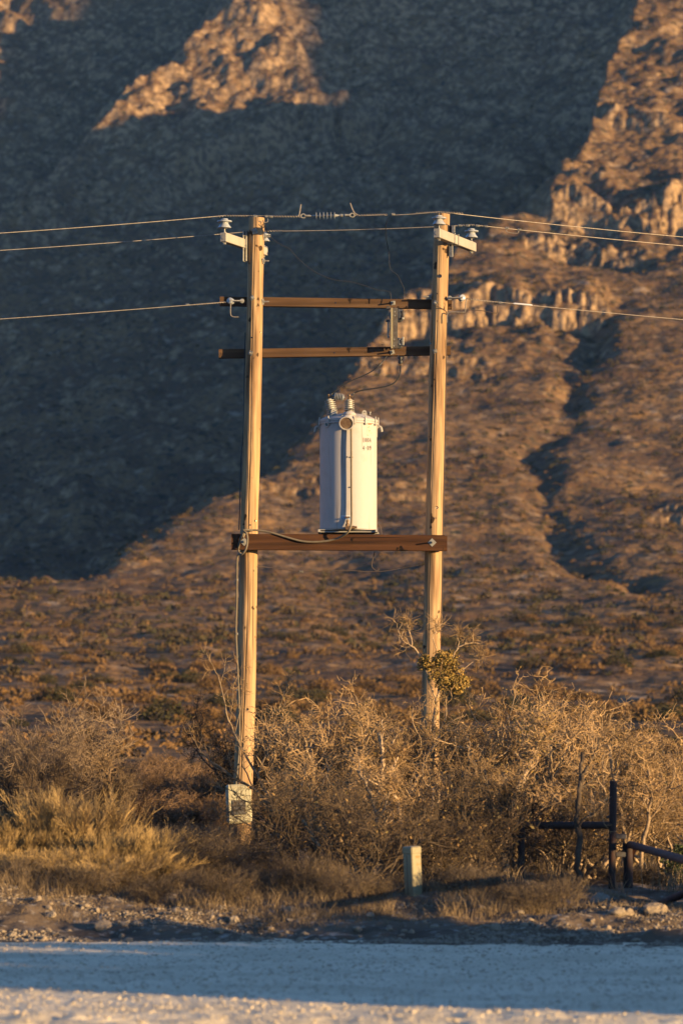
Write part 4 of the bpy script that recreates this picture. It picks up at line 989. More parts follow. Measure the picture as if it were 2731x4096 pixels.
for i in range(170):
    x = rr.uniform(-4.4, 4.4); y = 34.2 - 0.2 * x + rr.random() ** 1.3 * 2.3
    rock(x, y, rr.uniform(0.022, 0.05), 'small angular limestone rock lying among the chips of the roadside bank', 'small rocks of the roadside bank')

# ------------------------------------------------------------------ fence and gate of rusty pipe
M_FENCE = mat('dark_oxidised_pipe', (0.035, 0.022, 0.018), 0.8, noise=(12, 5, (0.06, 0.028, 0.02), 0.5, 0.7), bump=(60, 0.3, 0.003))
def pipe(name, pts, r, m, par, n=14, caps=True): return MB().tube(pts, r, n, caps).build(name, m, par, sharp=40)
fy = 41.0
def fp(x, y, Yd=fy): return W(x, y, Yd)
def gp(x, Yd=fy): q = W(x, 3300, Yd); return Vector((q.x, Yd, gz(q.x, Yd) - 0.15))
rf = px(1) * 0 + 15 / 375
br = thing('pipe_fence', gp(2265), 'dark rusty H-shaped pipe fence brace standing between the twisted trunks', 'fence')
pipe('post', [gp(2080), fp(2085, 3300)], 0.036, M_FENCE, br)
pl = fp(2451, 3128); pipe('post', [gp(2443), pl], 0.039, M_FENCE, br)
MB().lathe([(0.037, 0), (0.04, -0.008), (0.04, -0.02)], pl + up * 0.012, up, 14).build('post_cap', M_FENCE, br)
pipe('rail', [fp(2072, 3302), fp(2440, 3301)], 0.039, M_FENCE, br)
for yy in (3268, 3359): MB().tube([fp(2425, yy), fp(2438, yy)], 0.012, 6).build('bolt', M_DARKST, br)
gt = thing('pipe_gate', gp(2515), 'rusty pipe gate swung open towards the road at the right edge', 'gate')
pipe('hinge_post', [gp(2513) + Vector((0, 0, 0.1)), fp(2513, 3374)], 0.040, M_FENCE, gt)
pipe('hinge_rod', [fp(2492, 3325), fp(2496, 3480), fp(2497, 3650)], 0.013, M_FENCE, gt, 8)
for yy in (3345, 3418, 3590):
    MB().box((fp(2463, yy) + fp(2500, yy)) / 2, (0.115, 0.05, 0.055), None, 0.006).build('hinge', M_DARKST, gt)
e0 = fp(2518, 3378); e1 = Vector((3.17, 34.0, 0.70)); pipe('top_rail', [e0 + (e1 - e0) * (i / 12) for i in range(13)], 0.040, M_RUST, gt)
f0_ = fp(2520, 3625); brc = spline([f0_, fp(2548, 3638, 40.4), W(2610, 3628, 39.4), W(2731, 3575, 37.6), W(2900, 3490, 35.6)], 6)
pipe('brace', brc, 0.038, M_RUST, gt)
c = fp(2532, 3378); MB().add([fp(2520, 3372), fp(2555, 3388, 40.9), fp(2545, 3400), fp(2527, 3442), fp(2520, 3442), fp(2520, 3372, 41.02), fp(2555, 3388, 40.92), fp(2545, 3400, 41.02), fp(2527, 3442, 41.02), fp(2520, 3442, 41.02)],
     [[0, 4, 3, 2, 1], [5, 6, 7, 8, 9], [0, 1, 6, 5], [1, 2, 7, 6], [2, 3, 8, 7], [3, 4, 9, 8], [4, 0, 5, 9]]).build('gusset', M_RUST, gt, sharp=20)

# ------------------------------------------------------------------ branching plants
M_BARK = mat('grey_tan_bark', (0.3767, 0.2749, 0.1728), 0.9, spec=0.1, noise=(25, 4, (0.2309, 0.1638, 0.1026), 0.4, 0.62), bump=(50, 0.8, 0.006, (1, 1, 0.3)), rnd=(0.62, 1.2))
M_TWIG = mat('lichened_twig', (0.3429, 0.2274, 0.1167), 0.9, spec=0.1, noise=(6, 3, (0.2358, 0.1516, 0.07538), 0.4, 0.6), rnd=(0.62, 1.2))
M_TWIG2 = mat('brown_twig', (0.156, 0.1073, 0.065), 0.9, spec=0.1, noise=(6, 3, (0.0975, 0.065, 0.039), 0.4, 0.6))
M_DEAD = mat('dry_oak_leaf', (0.238, 0.14, 0.0595), 0.85, spec=0.1, noise=(9, 2, (0.175, 0.133, 0.056), 0.4, 0.6))
M_MIST = mat('mistletoe_leaf', (0.2025, 0.1423, 0.03375), 0.7, noise=(14, 3, (0.3038, 0.1811, 0.04725), 0.4, 0.65))
M_RABBIT = mat('rabbitbrush_stem', (0.3399, 0.2311, 0.09641), 0.85, spec=0.1, noise=(7, 3, (0.2294, 0.1527, 0.06846), 0.4, 0.65), rnd=(0.62, 1.2))
M_STRAW = mat('dry_grass_blade', (0.2088, 0.1496, 0.08697), 0.85, spec=0.1, noise=(1.3, 4, (0.1392, 0.1009, 0.06261), 0.4, 0.6), second=(4, 3, (0.2922, 0.2157, 0.1252), 0.58, 0.7))
M_EVER = mat('juniper_foliage', (0.055, 0.07, 0.03), 0.8, spec=0.15, noise=(5, 3, (0.09, 0.095, 0.04), 0.4, 0.65))
M_SCRUB = mat('dark_scrub', (0.045, 0.042, 0.021), 0.9, spec=0.05, noise=(0.3, 3, (0.078, 0.054, 0.03), 0.4, 0.62))
M_SCRUB2 = mat('brown_scrub', (0.1715, 0.09969, 0.04372), 0.9, spec=0.05, noise=(0.25, 3, (0.1013, 0.06187, 0.02571), 0.4, 0.62))
M_BRUSH = mat('russet_brush', (0.1872, 0.1188, 0.0684), 0.9, spec=0.05, noise=(0.8, 3, (0.1224, 0.0792, 0.0468), 0.4, 0.62), rnd=(0.62, 1.2))

def norm(v): return v / np.maximum(np.linalg.norm(v, axis=-1, keepdims=True), 1e-9)
def run(r, p0, d0, L_, n, kink, up_, n_first=None):
    """march N branches for n segments; returns points (N,n+1,3) and directions (N,n,3)"""
    N = len(p0); P = [p0]; D = []; d = norm(d0)
    for i in range(n):
        d = norm(d + kink * r.randn(N, 3) + np.array([0, 0, up_])); D.append(d)
        P.append(P[-1] + d * (L_ / n)[:, None])
    return np.stack(P, 1), np.stack(D, 1)
def kids(r, P, D, L_, R0, R1, k, ang, lf, rf_, tmin=0.2, lvar=0.35):
    N, n1, _ = P.shape; n = n1 - 1; idx = np.repeat(np.arange(N), k); M = len(idx)
    t = tmin + (1 - tmin) * (np.tile(np.arange(k), N) + r.rand(M)) / k; t = np.clip(t, 0, 0.999) * n; i = t.astype(int); f = t - i
    p = P[idx, i] * (1 - f)[:, None] + P[idx, i + 1] * f[:, None]; d = D[idx, i]
    q = norm(np.cross(d, r.randn(M, 3))); a = np.radians(ang[0] + (ang[1] - ang[0]) * r.rand(M))
    dd = d * np.cos(a)[:, None] + q * np.sin(a)[:, None]
    tt = t / n; rad = (R0[idx] * (1 - tt) + R1[idx] * tt) * rf_
    L2 = L_[idx] * lf * (1 - 0.45 * tt) * (1 - lvar + 2 * lvar * r.rand(M))
    return p, dd, L2, rad
def tubes(P, R0, R1, sides, bark=0.0, r=None):
    N, n1, _ = P.shape; T = np.gradient(P, axis=1); T = norm(T)
    ref = np.array([0.37, 0.61, 0.70]); A = norm(np.cross(T, ref)); B = np.cross(T, A)
    th = np.arange(sides) * 2 * np.pi / sides; w = np.linspace(0, 1, n1)
    rad = R0[:, None] * (1 - w) + R1[:, None] * w
    rad = rad[:, :, None]
    if bark: rad = rad * (1 + bark * r.randn(N, n1, sides))
    V = P[:, :, None, :] + (A[:, :, None, :] * np.cos(th)[:, None] + B[:, :, None, :] * np.sin(th)[:, None]) * rad[..., None]
    k = np.arange(sides); i = np.arange(n1 - 1)
    base = i[:, None] * sides + k[None]; nx = i[:, None] * sides + (k[None] + 1) % sides
    F_ = np.stack([base, nx, nx + sides, base + sides], -1).reshape(-1, 4)
    F_ = F_[None] + (np.arange(N) * n1 * sides)[:, None, None]
    return V.reshape(-1, 3), F_.reshape(-1, 4)
def join(parts):
    vs = []; fs = []; n = 0
    for v, f in parts: vs.append(v); fs.append(f + n); n += len(v)
    return np.concatenate(vs), np.concatenate(fs)
def leaves(r, pts, size, n, spread):
    i = r.randint(0, len(pts), n); c = pts[i] + spread * r.randn(n, 3); a = norm(r.randn(n, 3)); b = norm(np.cross(a, r.randn(n, 3)))
    s_ = size * (0.6 + 0.8 * r.rand(n))[:, None]
    V = np.stack([c - a * s_, c + b * s_ * 0.5, c + a * s_, c - b * s_ * 0.5], 1).reshape(-1, 3)
    return V, np.arange(4 * n).reshape(-1, 4)
def plant(name, seed, stems, lv, mats_, leaf=None, bark_sides=9, size=1.0):
    """stems: list of (points array, r0, r1); lv: list of level dicts. Returns an Empty root at (0,0,0)."""
    r = np.random.RandomState(seed)
    root = bpy.data.objects.new(name, None); COL.objects.link(root); root.empty_display_size = 0.1
    tr = []; tw = []
    level = []
    for pts, r0, r1 in stems:
        P = np.array([tuple(q) for q in spline([Vector(q) for q in pts], 4)])
        P[1:-1] += 0.25 * r0 * r.randn(len(P) - 2, 3)
        P = P[None]; D = norm(np.diff(P, axis=1)); L_ = np.linalg.norm(np.diff(P, axis=1), axis=-1).sum(1)
        level.append((P, D, L_, np.array([r0]), np.array([r1])))
        tr.append(tubes(P, np.array([r0]), np.array([r1]), bark_sides, 0.09, r))
    allpts = []
    for li, q in enumerate(lv):
        nl_ = []
        for (P, D, L_, R0, R1) in level:
            ab = q.get('abs')
            p, d, L2, rad = kids(r, P, D, L_, R0, R1, q['k'], q['ang'], q['lf'], q.get('rf', 0.65), q.get('tmin', 0.25))
            if ab: L2 = ab * (0.65 + 0.7 * r.rand(len(L2)))
            rad = np.clip(rad, q['r'][0], q['r'][1]); e = np.maximum(rad * q.get('tap', 0.5), q['r'][0] * 0.7)
            d = norm(d + np.array(q.get('bias', (0, 0, 0))))
            P2, D2 = run(r, p, d, L2, q['n'], q['kink'], q.get('up', 0.05))
            if 'floor' in q: P2[..., 2] = np.maximum(P2[..., 2], q['floor'])
            nl_.append((P2, D2, L2, rad, e))
            (tr if q.get('trunk') else tw).append(tubes(P2, rad, e, q.get('sides', 3)))
            if li >= len(lv) - 2: allpts.append(P2[:, 1:].reshape(-1, 3))
        P = np.concatenate([a[0] for a in nl_]); level = [(P, np.concatenate([a[1] for a in nl_]), np.concatenate([a[2] for a in nl_]), np.concatenate([a[3] for a in nl_]), np.concatenate([a[4] for a in nl_]))]
    v, f = join(tr); np_mesh('trunk', v, f, mats_[0], root)
    if tw: v, f = join(tw); np_mesh('crown', v, f, mats_[1], root, smooth=False)
    allpts = np.concatenate(allpts)
    if leaf:
        v, f = leaves(r, allpts, leaf[1], leaf[0], 0.01); np_mesh('dry_leaves', v, f, leaf[2], root, smooth=False)
    return root, allpts
def copy_tree(o, parent=None):
    c = o.copy(); COL.objects.link(c)
    if parent is not None: c.parent = parent
    for ch in list(o.children): copy_tree(ch, c)
    return c
OAK = [dict(k=7, ang=(25, 70), lf=0.52, rf=0.6, n=7, kink=0.26, up=0.10, r=(0.008, 0.03), sides=6, trunk=True, tmin=0.5),
       dict(k=4, ang=(25, 75), lf=0.55, rf=0.6, n=6, kink=0.30, up=0.06, r=(0.006, 0.016), sides=4, tmin=0.15),
       dict(k=5, ang=(30, 80), lf=0.55, rf=0.65, n=4, kink=0.36, up=0.05, r=(0.0042, 0.009), sides=3, tmin=0.1, abs=0.22),
       dict(k=3, ang=(30, 80), lf=0.5, rf=0.75, n=2, kink=0.30, up=0.06, r=(0.0032, 0.005), sides=3, tmin=0.15, abs=0.09)]
def oak_stems(seed, n, H, spread, r0):
    r = random.Random(seed); out = []
    for i in range(n):
        a = 2 * math.pi * (i + r.uniform(-.3, .3)) / n; lean = spread * r.uniform(0.4, 1.1); x = 0.12 * math.cos(a); y = 0.12 * math.sin(a); h = H * r.uniform(0.8, 1.05); pts = [(x, y, -0.1)]
        m = 6; cx_, cy_ = x, y
        for k in range(1, m + 1):
            f = k / m; cx_ += math.cos(a) * lean / m * (0.5 + f) + r.uniform(-.07, .07); cy_ += math.sin(a) * lean / m * (0.5 + f) + r.uniform(-.07, .07); pts.append((cx_, cy_, h * f))
        out.append((pts, r0 * r.uniform(0.7, 1.1), r0 * 0.3))
    return out
oaks = []
M_BARKSHADE = mat('shade_toned_oak_bark', (0.085, 0.06375, 0.0442), 0.9, spec=0.1, noise=(20, 4, (0.051, 0.03825, 0.02805), 0.4, 0.62), rnd=(0.7, 1.2))  # oak bark darkened to stand in for shade inside the thicket
M_TWIGSHADE = mat('shade_toned_oak_twig', (0.0748, 0.05304, 0.034), 0.9, spec=0.1, noise=(3, 3, (0.0442, 0.03196, 0.02176), 0.4, 0.62), rnd=(0.7, 1.2))  # twig copy with the shade put into its colour
for sd, n, H, spr, r0 in ((1, 5, 1.75, 0.8, 0.048), (2, 4, 1.95, 0.6, 0.055), (3, 6, 1.6, 1.0, 0.042), (4, 3, 2.0, 0.7, 0.058)):
    o, _ = plant('scrub_oak', sd, oak_stems(sd, n, H, spr, r0), OAK, (M_BARK, M_TWIG), (420, 0.020, M_DEAD if sd % 2 else M_MIST)); oaks.append(o)
used = set()
def put(proto, x, y, sc, rz, label, cat, group=None, name=None, dz=0.0, sz=None):
    if proto.name not in used: used.add(proto.name); o = proto
    else: o = copy_tree(proto)
    o.location = (x, y, gz(x, y) + dz); o.scale = (sc, sc, sc * (sz or 1)); o.rotation_euler = (0, 0, rz)
    for k in ('label', 'category', 'group'):
        if k in o: del o[k]
    return tag(o, label, cat, group)
def wx(pxx, Yd): return (pxx - 1365.5) / F * Yd
G1 = 'bare scrub oaks of the thicket behind the pedestal'
def H_of(pytop, Yd, x): return W(1365, pytop, Yd).z - gz(x, Yd)
# (photo column of the base, depth, photo height of the top, which, label)
TREES = [(1030, 55.0, 2760, 4, 'shade-coloured bare scrub oak behind the foot of the left pole'),
 (1180, 56.0, 2900, 5, 'shade-coloured bare scrub oak at the back, just right of the left pole'),
 (1290, 47.0, 2720, 0, 'bare tangled scrub oak right of the left pole, its top above the thicket'),
 (1400, 55.5, 2830, 4, 'shade-coloured bare scrub oak midway between the two poles at the back of the thicket'),
 (1390, 44.8, 3020, 2, 'low bare scrub oak in front, midway between the left pole and the pedestal'),
 (1520, 46.5, 2735, 3, 'bare scrub oak just left of the right pole with a pale forked trunk'),
 (1580, 56.0, 2800, 5, 'shade-coloured bare scrub oak at the back left of the right pole'),
 (1730, 55.5, 2820, 4, 'shade-coloured bare scrub oak hiding the foot of the right pole from behind'),
 (1800, 44.5, 2990, 2, 'low bare scrub oak right of the green pedestal'),
 (1860, 47.0, 2800, 0, 'bare scrub oak between the right pole and the leaning pale trunk'),
 (1930, 56, 2840, 5, 'shade-coloured bare scrub oak at the back right of the right pole'),
 (2060, 47.5, 2700, 3, 'tall bare scrub oak crown above the left post of the dark fence'),
 (2210, 46.5, 2700, 0, 'tall bare scrub oak crown above the fence rail'),
 (2180, 55.5, 2780, 4, 'shade-coloured bare scrub oak at the back above the fence rail'),
 (2360, 47.0, 2780, 1, 'tall bare scrub oak crown behind the tall fence post'),
 (2350, 56, 2900, 5, 'shade-coloured bare scrub oak at the back behind the tall fence post'),
 (2480, 45.5, 2960, 2, 'bare scrub oak between the tall fence post and the gate'),
 (2560, 47.5, 2870, 0, 'bare scrub oak crown above the gate'),
 (2700, 46.5, 2930, 3, 'bare scrub oak above the right edge of the gate rail'),
 (2800, 47.0, 2880, 1, 'bare scrub oak cut by the right edge'),
 (2630, 56, 2960, 4, 'shade-coloured bare scrub oak at the back above the gate'),
 (1480, 43.0, 3150, 1, 'knee-high bare scrub oak in the front row, left of the pedestal'),
 (1900, 43.0, 3150, 3, 'knee-high bare scrub oak in the front row, midway between pedestal and fence'),
 (2230, 44.0, 3170, 2, 'knee-high bare scrub oak seen below the fence rail'),
 (2390, 44.0, 3160, 0, 'knee-high bare scrub oak behind the tall fence post'),
 (2640, 44.5, 3170, 2, 'low bare scrub oak behind the gate rail')]
rt = random.Random(11)
natH = {0: 2.35, 1: 2.55, 2: 2.15, 3: 2.6}
def measure(o):
    z = 0
    for c in o.children:
        n = len(c.data.vertices); a = np.empty(n * 3, np.float32); c.data.vertices.foreach_get('co', a); z = max(z, np.percentile(a.reshape(-1, 3)[:, 2], 99.7))
    return z
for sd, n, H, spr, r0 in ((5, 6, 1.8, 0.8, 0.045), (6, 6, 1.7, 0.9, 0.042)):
    o, _ = plant('shade_toned_scrub_oak', sd, oak_stems(sd, n, H, spr, r0), [dict(OAK[0], k=8, tmin=0.15), dict(OAK[1], k=6), dict(OAK[2], k=6), OAK[3]], (M_BARKSHADE, M_TWIGSHADE), (500, 0.022, M_BARKSHADE)); oaks.append(o)  # rear oaks coloured dark so gaps between the front trees look shaded
natH = [measure(o) for o in oaks]
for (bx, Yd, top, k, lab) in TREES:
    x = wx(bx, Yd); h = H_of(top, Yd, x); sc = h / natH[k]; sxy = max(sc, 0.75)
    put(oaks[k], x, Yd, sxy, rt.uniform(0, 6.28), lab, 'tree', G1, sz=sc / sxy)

# trees traced for their own trunks
def traced(name, seed, base, strokes, lv, label, leaf=None, mats_=(M_BARK, M_TWIG), cat='tree'):
    """strokes: list of ([(photo x, photo y, depth)...], r0, r1); built round the base point"""
    b = Vector(base); st_ = [([tuple(W(*p) - b) for p in pts], r0, r1) for pts, r0, r1 in strokes]
    root, ap = plant(name, seed, st_, lv, mats_, leaf); root.location = b; tag(root, label, cat, None); return root, ap
SM = [dict(k=5, ang=(25, 65), lf=0.36, rf=0.5, n=6, kink=0.26, up=0.10, r=(0.006, 0.02), sides=5, trunk=True, tmin=0.4),
      dict(k=4, ang=(25, 75), lf=0.5, rf=0.55, n=5, kink=0.30, up=0.06, r=(0.004, 0.011), sides=4, tmin=0.15),
      dict(k=4, ang=(30, 80), lf=0.5, rf=0.65, n=4, kink=0.34, up=0.04, r=(0.0040, 0.008), sides=3, abs=0.20),
      dict(k=4, ang=(30, 80), lf=0.5, rf=0.7, n=2, kink=0.30, up=0.04, r=(0.0030, 0.005), sides=3, abs=0.085)]
b0 = W(2305, 3590, 40.3)
traced('scrub_oak', 51, b0, [([(2305, 3600, 40.3), (2308, 3500, 40.3), (2312, 3380, 40.3), (2308, 3250, 40.3), (2316, 3180, 40.3), (2322, 3110, 40.4), (2328, 3010, 40.5)], 0.036, 0.02), ([(2318, 3150, 40.35), (2335, 3090, 40.4), (2360, 3040, 40.5), (2385, 3000, 40.6), (2392, 2950, 40.7)], 0.022, 0.012), ([(2308, 3210, 40.3), (2270, 3200, 40.3), (2230, 3205, 40.4), (2195, 3190, 40.4)], 0.008, 0.004)], [dict(a, k=max(3, a['k'] - 2), **{}) if True else a for a in SM], 'shade-coloured forked trunk standing in front of the fence rail', mats_=(M_BARKSHADE, M_TWIG))  # this trunk's shade is carried by the darkened bark colour
b0 = W(2015, 3500, 42.6)
traced('scrub_oak', 52, b0, [([(2013, 3520, 42.6), (2020, 3420, 42.6), (2030, 3320, 42.6), (2052, 3220, 42.6), (2075, 3150, 42.6), (2100, 3090, 42.7), (2130, 3045, 42.8)], 0.036, 0.022), ([(2052, 3265, 42.6), (2085, 3250, 42.6), (2130, 3245, 42.6), (2170, 3240, 42.6)], 0.012, 0.006), ([(2110, 3075, 42.7), (2150, 2980, 42.8), (2180, 2900, 43)], 0.02, 0.008)], SM, 'pale sunlit trunk leaning right, just left of the rusty fence', (300, 0.022, M_MIST))
b0 = W(1650, 3560, 43.0)
traced('scrub_oak', 53, b0, [([(1660, 3570, 43.2), (1628, 3440, 43.1), (1605, 3330, 43), (1590, 3220, 43), (1560, 3150, 43), (1525, 3095, 43), (1530, 3020, 43), (1515, 2930, 43)], 0.032, 0.018), ([(1553, 3105, 43), (1575, 3060, 43), (1598, 3005, 43.1)], 0.022, 0.01), ([(1735, 3600, 43.0), (1728, 3480, 43), (1722, 3350, 43), (1725, 3270, 43), (1732, 3150, 43.1)], 0.028, 0.018)], SM, 'crooked forked trunk behind the pedestal, lit orange along its edge', (150, 0.02, M_DEAD))
for sd, by, strokes, lab in ((57, 43.5, [([(2490, 3570), (2500, 3420), (2490, 3300), (2470, 3200), (2450, 3080), (2430, 2980)], 0.032, 0.016), ([(2500, 3400), (2530, 3260), (2535, 3140), (2560, 3040)], 0.02, 0.008)], 'pale trunk with two stems just right of the tall fence post'),
        (58, 43.2, [([(2560, 3520), (2568, 3380), (2592, 3270), (2602, 3180), (2590, 3080)], 0.026, 0.014)], 'pale crooked trunk behind the gate rail near the hinge post'),
        (59, 42.4, [([(1478, 3610), (1470, 3450), (1500, 3300), (1482, 3180), (1430, 3080)], 0.028, 0.014), ([(1500, 3300), (1545, 3210), (1560, 3130)], 0.014, 0.007)], 'crooked pale trunk left of the pedestal in the front of the thicket'),
        (60, 41.2, [([(1890, 3600), (1905, 3480), (1935, 3350), (1962, 3250), (1950, 3150)], 0.014, 0.007), ([(1925, 3400), (1900, 3300), (1860, 3220)], 0.009, 0.004), ([(1950, 3300), (2010, 3230), (2040, 3160)], 0.008, 0.004)], 'thin pale forked stem left of the leaning pale trunk'),
        (65, 42.6, [([(1330, 3560), (1290, 3420), (1240, 3330), (1190, 3250), (1130, 3190)], 0.026, 0.012), ([(1240, 3330), (1250, 3200), (1220, 3090)], 0.014, 0.006)], 'trunk sloping up to the left towards the meter cabinet')):
    b0 = W(*strokes[0][0][0], by)
    traced('scrub_oak', sd, b0, [([(q[0], q[1], by) for q in pts], r0, r1) for pts, r0, r1 in strokes], SM, lab, (120, 0.02, M_DEAD))
# tree with mistletoe in front of the right pole
MT = [dict(k=5, ang=(20, 60), lf=0.34, rf=0.5, n=6, kink=0.24, up=0.10, r=(0.006, 0.02), sides=5, trunk=True, tmin=0.45),
      dict(k=4, ang=(25, 70), lf=0.5, rf=0.55, n=5, kink=0.28, up=0.06, r=(0.0035, 0.009), sides=4, tmin=0.2),
      dict(k=4, ang=(30, 75), lf=0.5, rf=0.6, n=3, kink=0.3, up=0.04, r=(0.0026, 0.005), sides=3, abs=0.14)]
b0 = W(1745, 3500, 48.0)
mroot, _ = traced('scrub_oak', 54, b0, [([(1740, 3530, 48), (1735, 3300, 48), (1728, 3050, 48), (1735, 2900, 48), (1745, 2800, 48), (1765, 2720, 48)], 0.04, 0.015),
   ([(1745, 2800, 48), (1720, 2740, 48), (1695, 2660, 48), (1665, 2600, 48), (1642, 2583, 48), (1610, 2560, 48), (1592, 2525, 48), (1588, 2500, 48)], 0.014, 0.004), ([(1648, 2590, 48), (1645, 2555, 48), (1633, 2520, 48), (1628, 2490, 48)], 0.008, 0.004),
   ([(1765, 2720, 48), (1800, 2650, 48), (1825, 2600, 48), (1850, 2580, 48), (1885, 2570, 48), (1890, 2558, 48)], 0.012, 0.004), ([(1825, 2600, 48), (1835, 2570, 48), (1825, 2545, 48), (1836, 2535, 48)], 0.006, 0.003), ([(1850, 2680, 48), (1880, 2655, 48), (1910, 2632, 48), (1930, 2620, 48)], 0.006, 0.003), ([(1745, 2600, 48), (1730, 2550, 48), (1742, 2530, 48), (1745, 2490, 48)], 0.007, 0.003)], MT,
   'bare tree with a round golden mistletoe clump against the right pole')
rm = np.random.RandomState(9)
def blob_pts(r, n, c, rad, lumps=14):
    cc = norm(r.randn(lumps, 3)) * rad * 0.62 * (0.5 + 0.5 * r.rand(lumps, 1)); i = r.randint(0, lumps, n)
    q = norm(r.randn(n, 3)) * (rad * 0.42) * r.rand(n, 1) ** 0.33
    return c + cc[i] + q
mc_ = np.array(tuple(W(1788, 2688, 48) - b0)); P = np.concatenate([blob_pts(rm, 2600, mc_, 0.30, 20), blob_pts(rm, 1300, mc_ + np.array([0.16, 0, -0.13]), 0.20, 9), blob_pts(rm, 1100, mc_ + np.array([-0.02, 0, 0.16]), 0.20, 9)]); v, f = leaves(rm, P, 0.017, 5000, 0.012); np_mesh('mistletoe', v, f, M_MIST, mroot, smooth=False)
P = blob_pts(rm, 900, np.array(tuple(W(1700, 2650, 48) - b0)), 0.14); v, f = leaves(rm, P, 0.016, 900, 0.002); np_mesh('mistletoe', v, f, M_MIST, mroot, smooth=False)

b0 = W(1185, 3470, 49.0)
traced('scrub_oak', 56, b0, [([(1185, 3480, 49), (1150, 3330, 49), (1090, 3230, 49), (1020, 3160, 49), (950, 3120, 49), (880, 3070, 49), (800, 3010, 49)], 0.03, 0.01), ([(1090, 3230, 49), (1030, 3100, 49), (960, 2980, 49), (915, 2880, 49), (890, 2770, 49), (872, 2700, 49)], 0.02, 0.006),
  ([(1030, 3100, 49), (1070, 3000, 49), (1090, 2920, 49), (1120, 2820, 49), (1150, 2740, 49)], 0.014, 0.005), ([(1150, 3330, 49), (1060, 3330, 49), (980, 3290, 49), (920, 3260, 49), (860, 3280, 49)], 0.012, 0.004), ([(1120, 3280, 49), (1050, 3215, 49), (980, 3205, 49), (930, 3165, 49), (870, 3150, 49)], 0.012, 0.004), ([(1150, 3330, 49), (1170, 3180, 49), (1215, 3050, 49), (1240, 2920, 49)], 0.018, 0.006)], MT,
  'sparse bare tree reaching left across the pole and the meter cabinet', (120, 0.02, M_DEAD))
# finer bare bushes on the left
BUSH = [dict(k=7, ang=(12, 40), lf=0.62, rf=0.6, n=7, kink=0.12, up=0.06, r=(0.006, 0.016), sides=5, trunk=True, tmin=0.15),
        dict(k=5, ang=(15, 50), lf=0.5, rf=0.6, n=6, kink=0.18, up=0.06, r=(0.0045, 0.009), sides=3, tmin=0.15),
        dict(k=5, ang=(25, 65), lf=0.5, rf=0.6, n=4, kink=0.24, up=0.06, r=(0.0035, 0.006), sides=3, abs=0.22),
        dict(k=3, ang=(25, 70), lf=0.5, rf=0.7, n=2, kink=0.22, up=0.05, r=(0.0028, 0.004), sides=3, abs=0.08)]
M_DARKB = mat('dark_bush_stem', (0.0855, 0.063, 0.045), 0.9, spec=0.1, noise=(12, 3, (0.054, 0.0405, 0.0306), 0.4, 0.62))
M_TWIGB = mat('bush_twig', (0.273, 0.195, 0.1235), 0.9, spec=0.1, noise=(2.5, 3, (0.156, 0.1105, 0.0715), 0.4, 0.62), rnd=(0.62, 1.2))
def bush_stems(seed, n, H, spread, r0):
    r = random.Random(seed); out = []
    for i in range(n):
        a = r.uniform(0, 6.28); l_ = spread * r.uniform(0.15, 1.0); h = H * r.uniform(0.7, 1.0); pts = []
        for k in range(6): f = k / 5; pts.append((math.cos(a) * (0.1 + l_ * f ** 1.3) + r.uniform(-.03, .03), math.sin(a) * (0.1 + l_ * f ** 1.3) + r.uniform(-.03, .03), -0.1 + (h + 0.1) * f))
        out.append((pts, r0 * r.uniform(0.6, 1), r0 * 0.35))
    return out
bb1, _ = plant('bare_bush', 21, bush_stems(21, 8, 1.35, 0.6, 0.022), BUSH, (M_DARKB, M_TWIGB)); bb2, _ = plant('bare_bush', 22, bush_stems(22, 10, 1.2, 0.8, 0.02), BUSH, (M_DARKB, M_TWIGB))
for o in (bb1, bb2): o['_h'] = measure(o)
def putb(proto, bx, Yd, top, label, group, cat='bush', base_dz=0.0, smin=0.0, h_=None):
    x = wx(bx, Yd); h = H_of(top, Yd, x); hh = h_ or proto_h[proto.name.split('.')[0] + str(proto.data)] if False else h_; sc = h / hh; sxy = max(sc, smin)
    return put(proto, x, Yd, sxy, rt.uniform(0, 6.28), label, cat, group, sz=sc / sxy)
hb1, hb2 = bb1['_h'], bb2['_h']
for o in (bb1, bb2): del o['_h']
G2 = 'tall bare bushes on the left'
putb(bb1, 265, 46.0, 2770, 'tall bare bush with upright dark stems, highest one left of the poles', G2, h_=hb1)
putb(bb2, 30, 46.5, 2900, 'bare bush cut by the left edge, below the hillside', G2, h_=hb2)
putb(bb2, 150, 45.0, 2940, 'dark bare bush low in front of the tallest left bush', G2, h_=hb2)
putb(bb1, 400, 47.5, 2990, 'bare bush right behind the yellow brush, leaning over it', G2, h_=hb1)
b0 = W(430, 3330, 44.5)
traced('sapling', 55, b0, [([(428, 3400, 44.5), (437, 3300, 44.5), (442, 3200, 44.5), (441, 3130, 44.5), (445, 3060, 44.6), (462, 3010, 44.6)], 0.014, 0.006), ([(441, 3128, 44.5), (420, 3085, 44.5), (410, 3040, 44.5)], 0.008, 0.004)], MT, 'single thin bare sapling to the right of the tallest left bush', mats_=(M_TWIG2, M_TWIG))
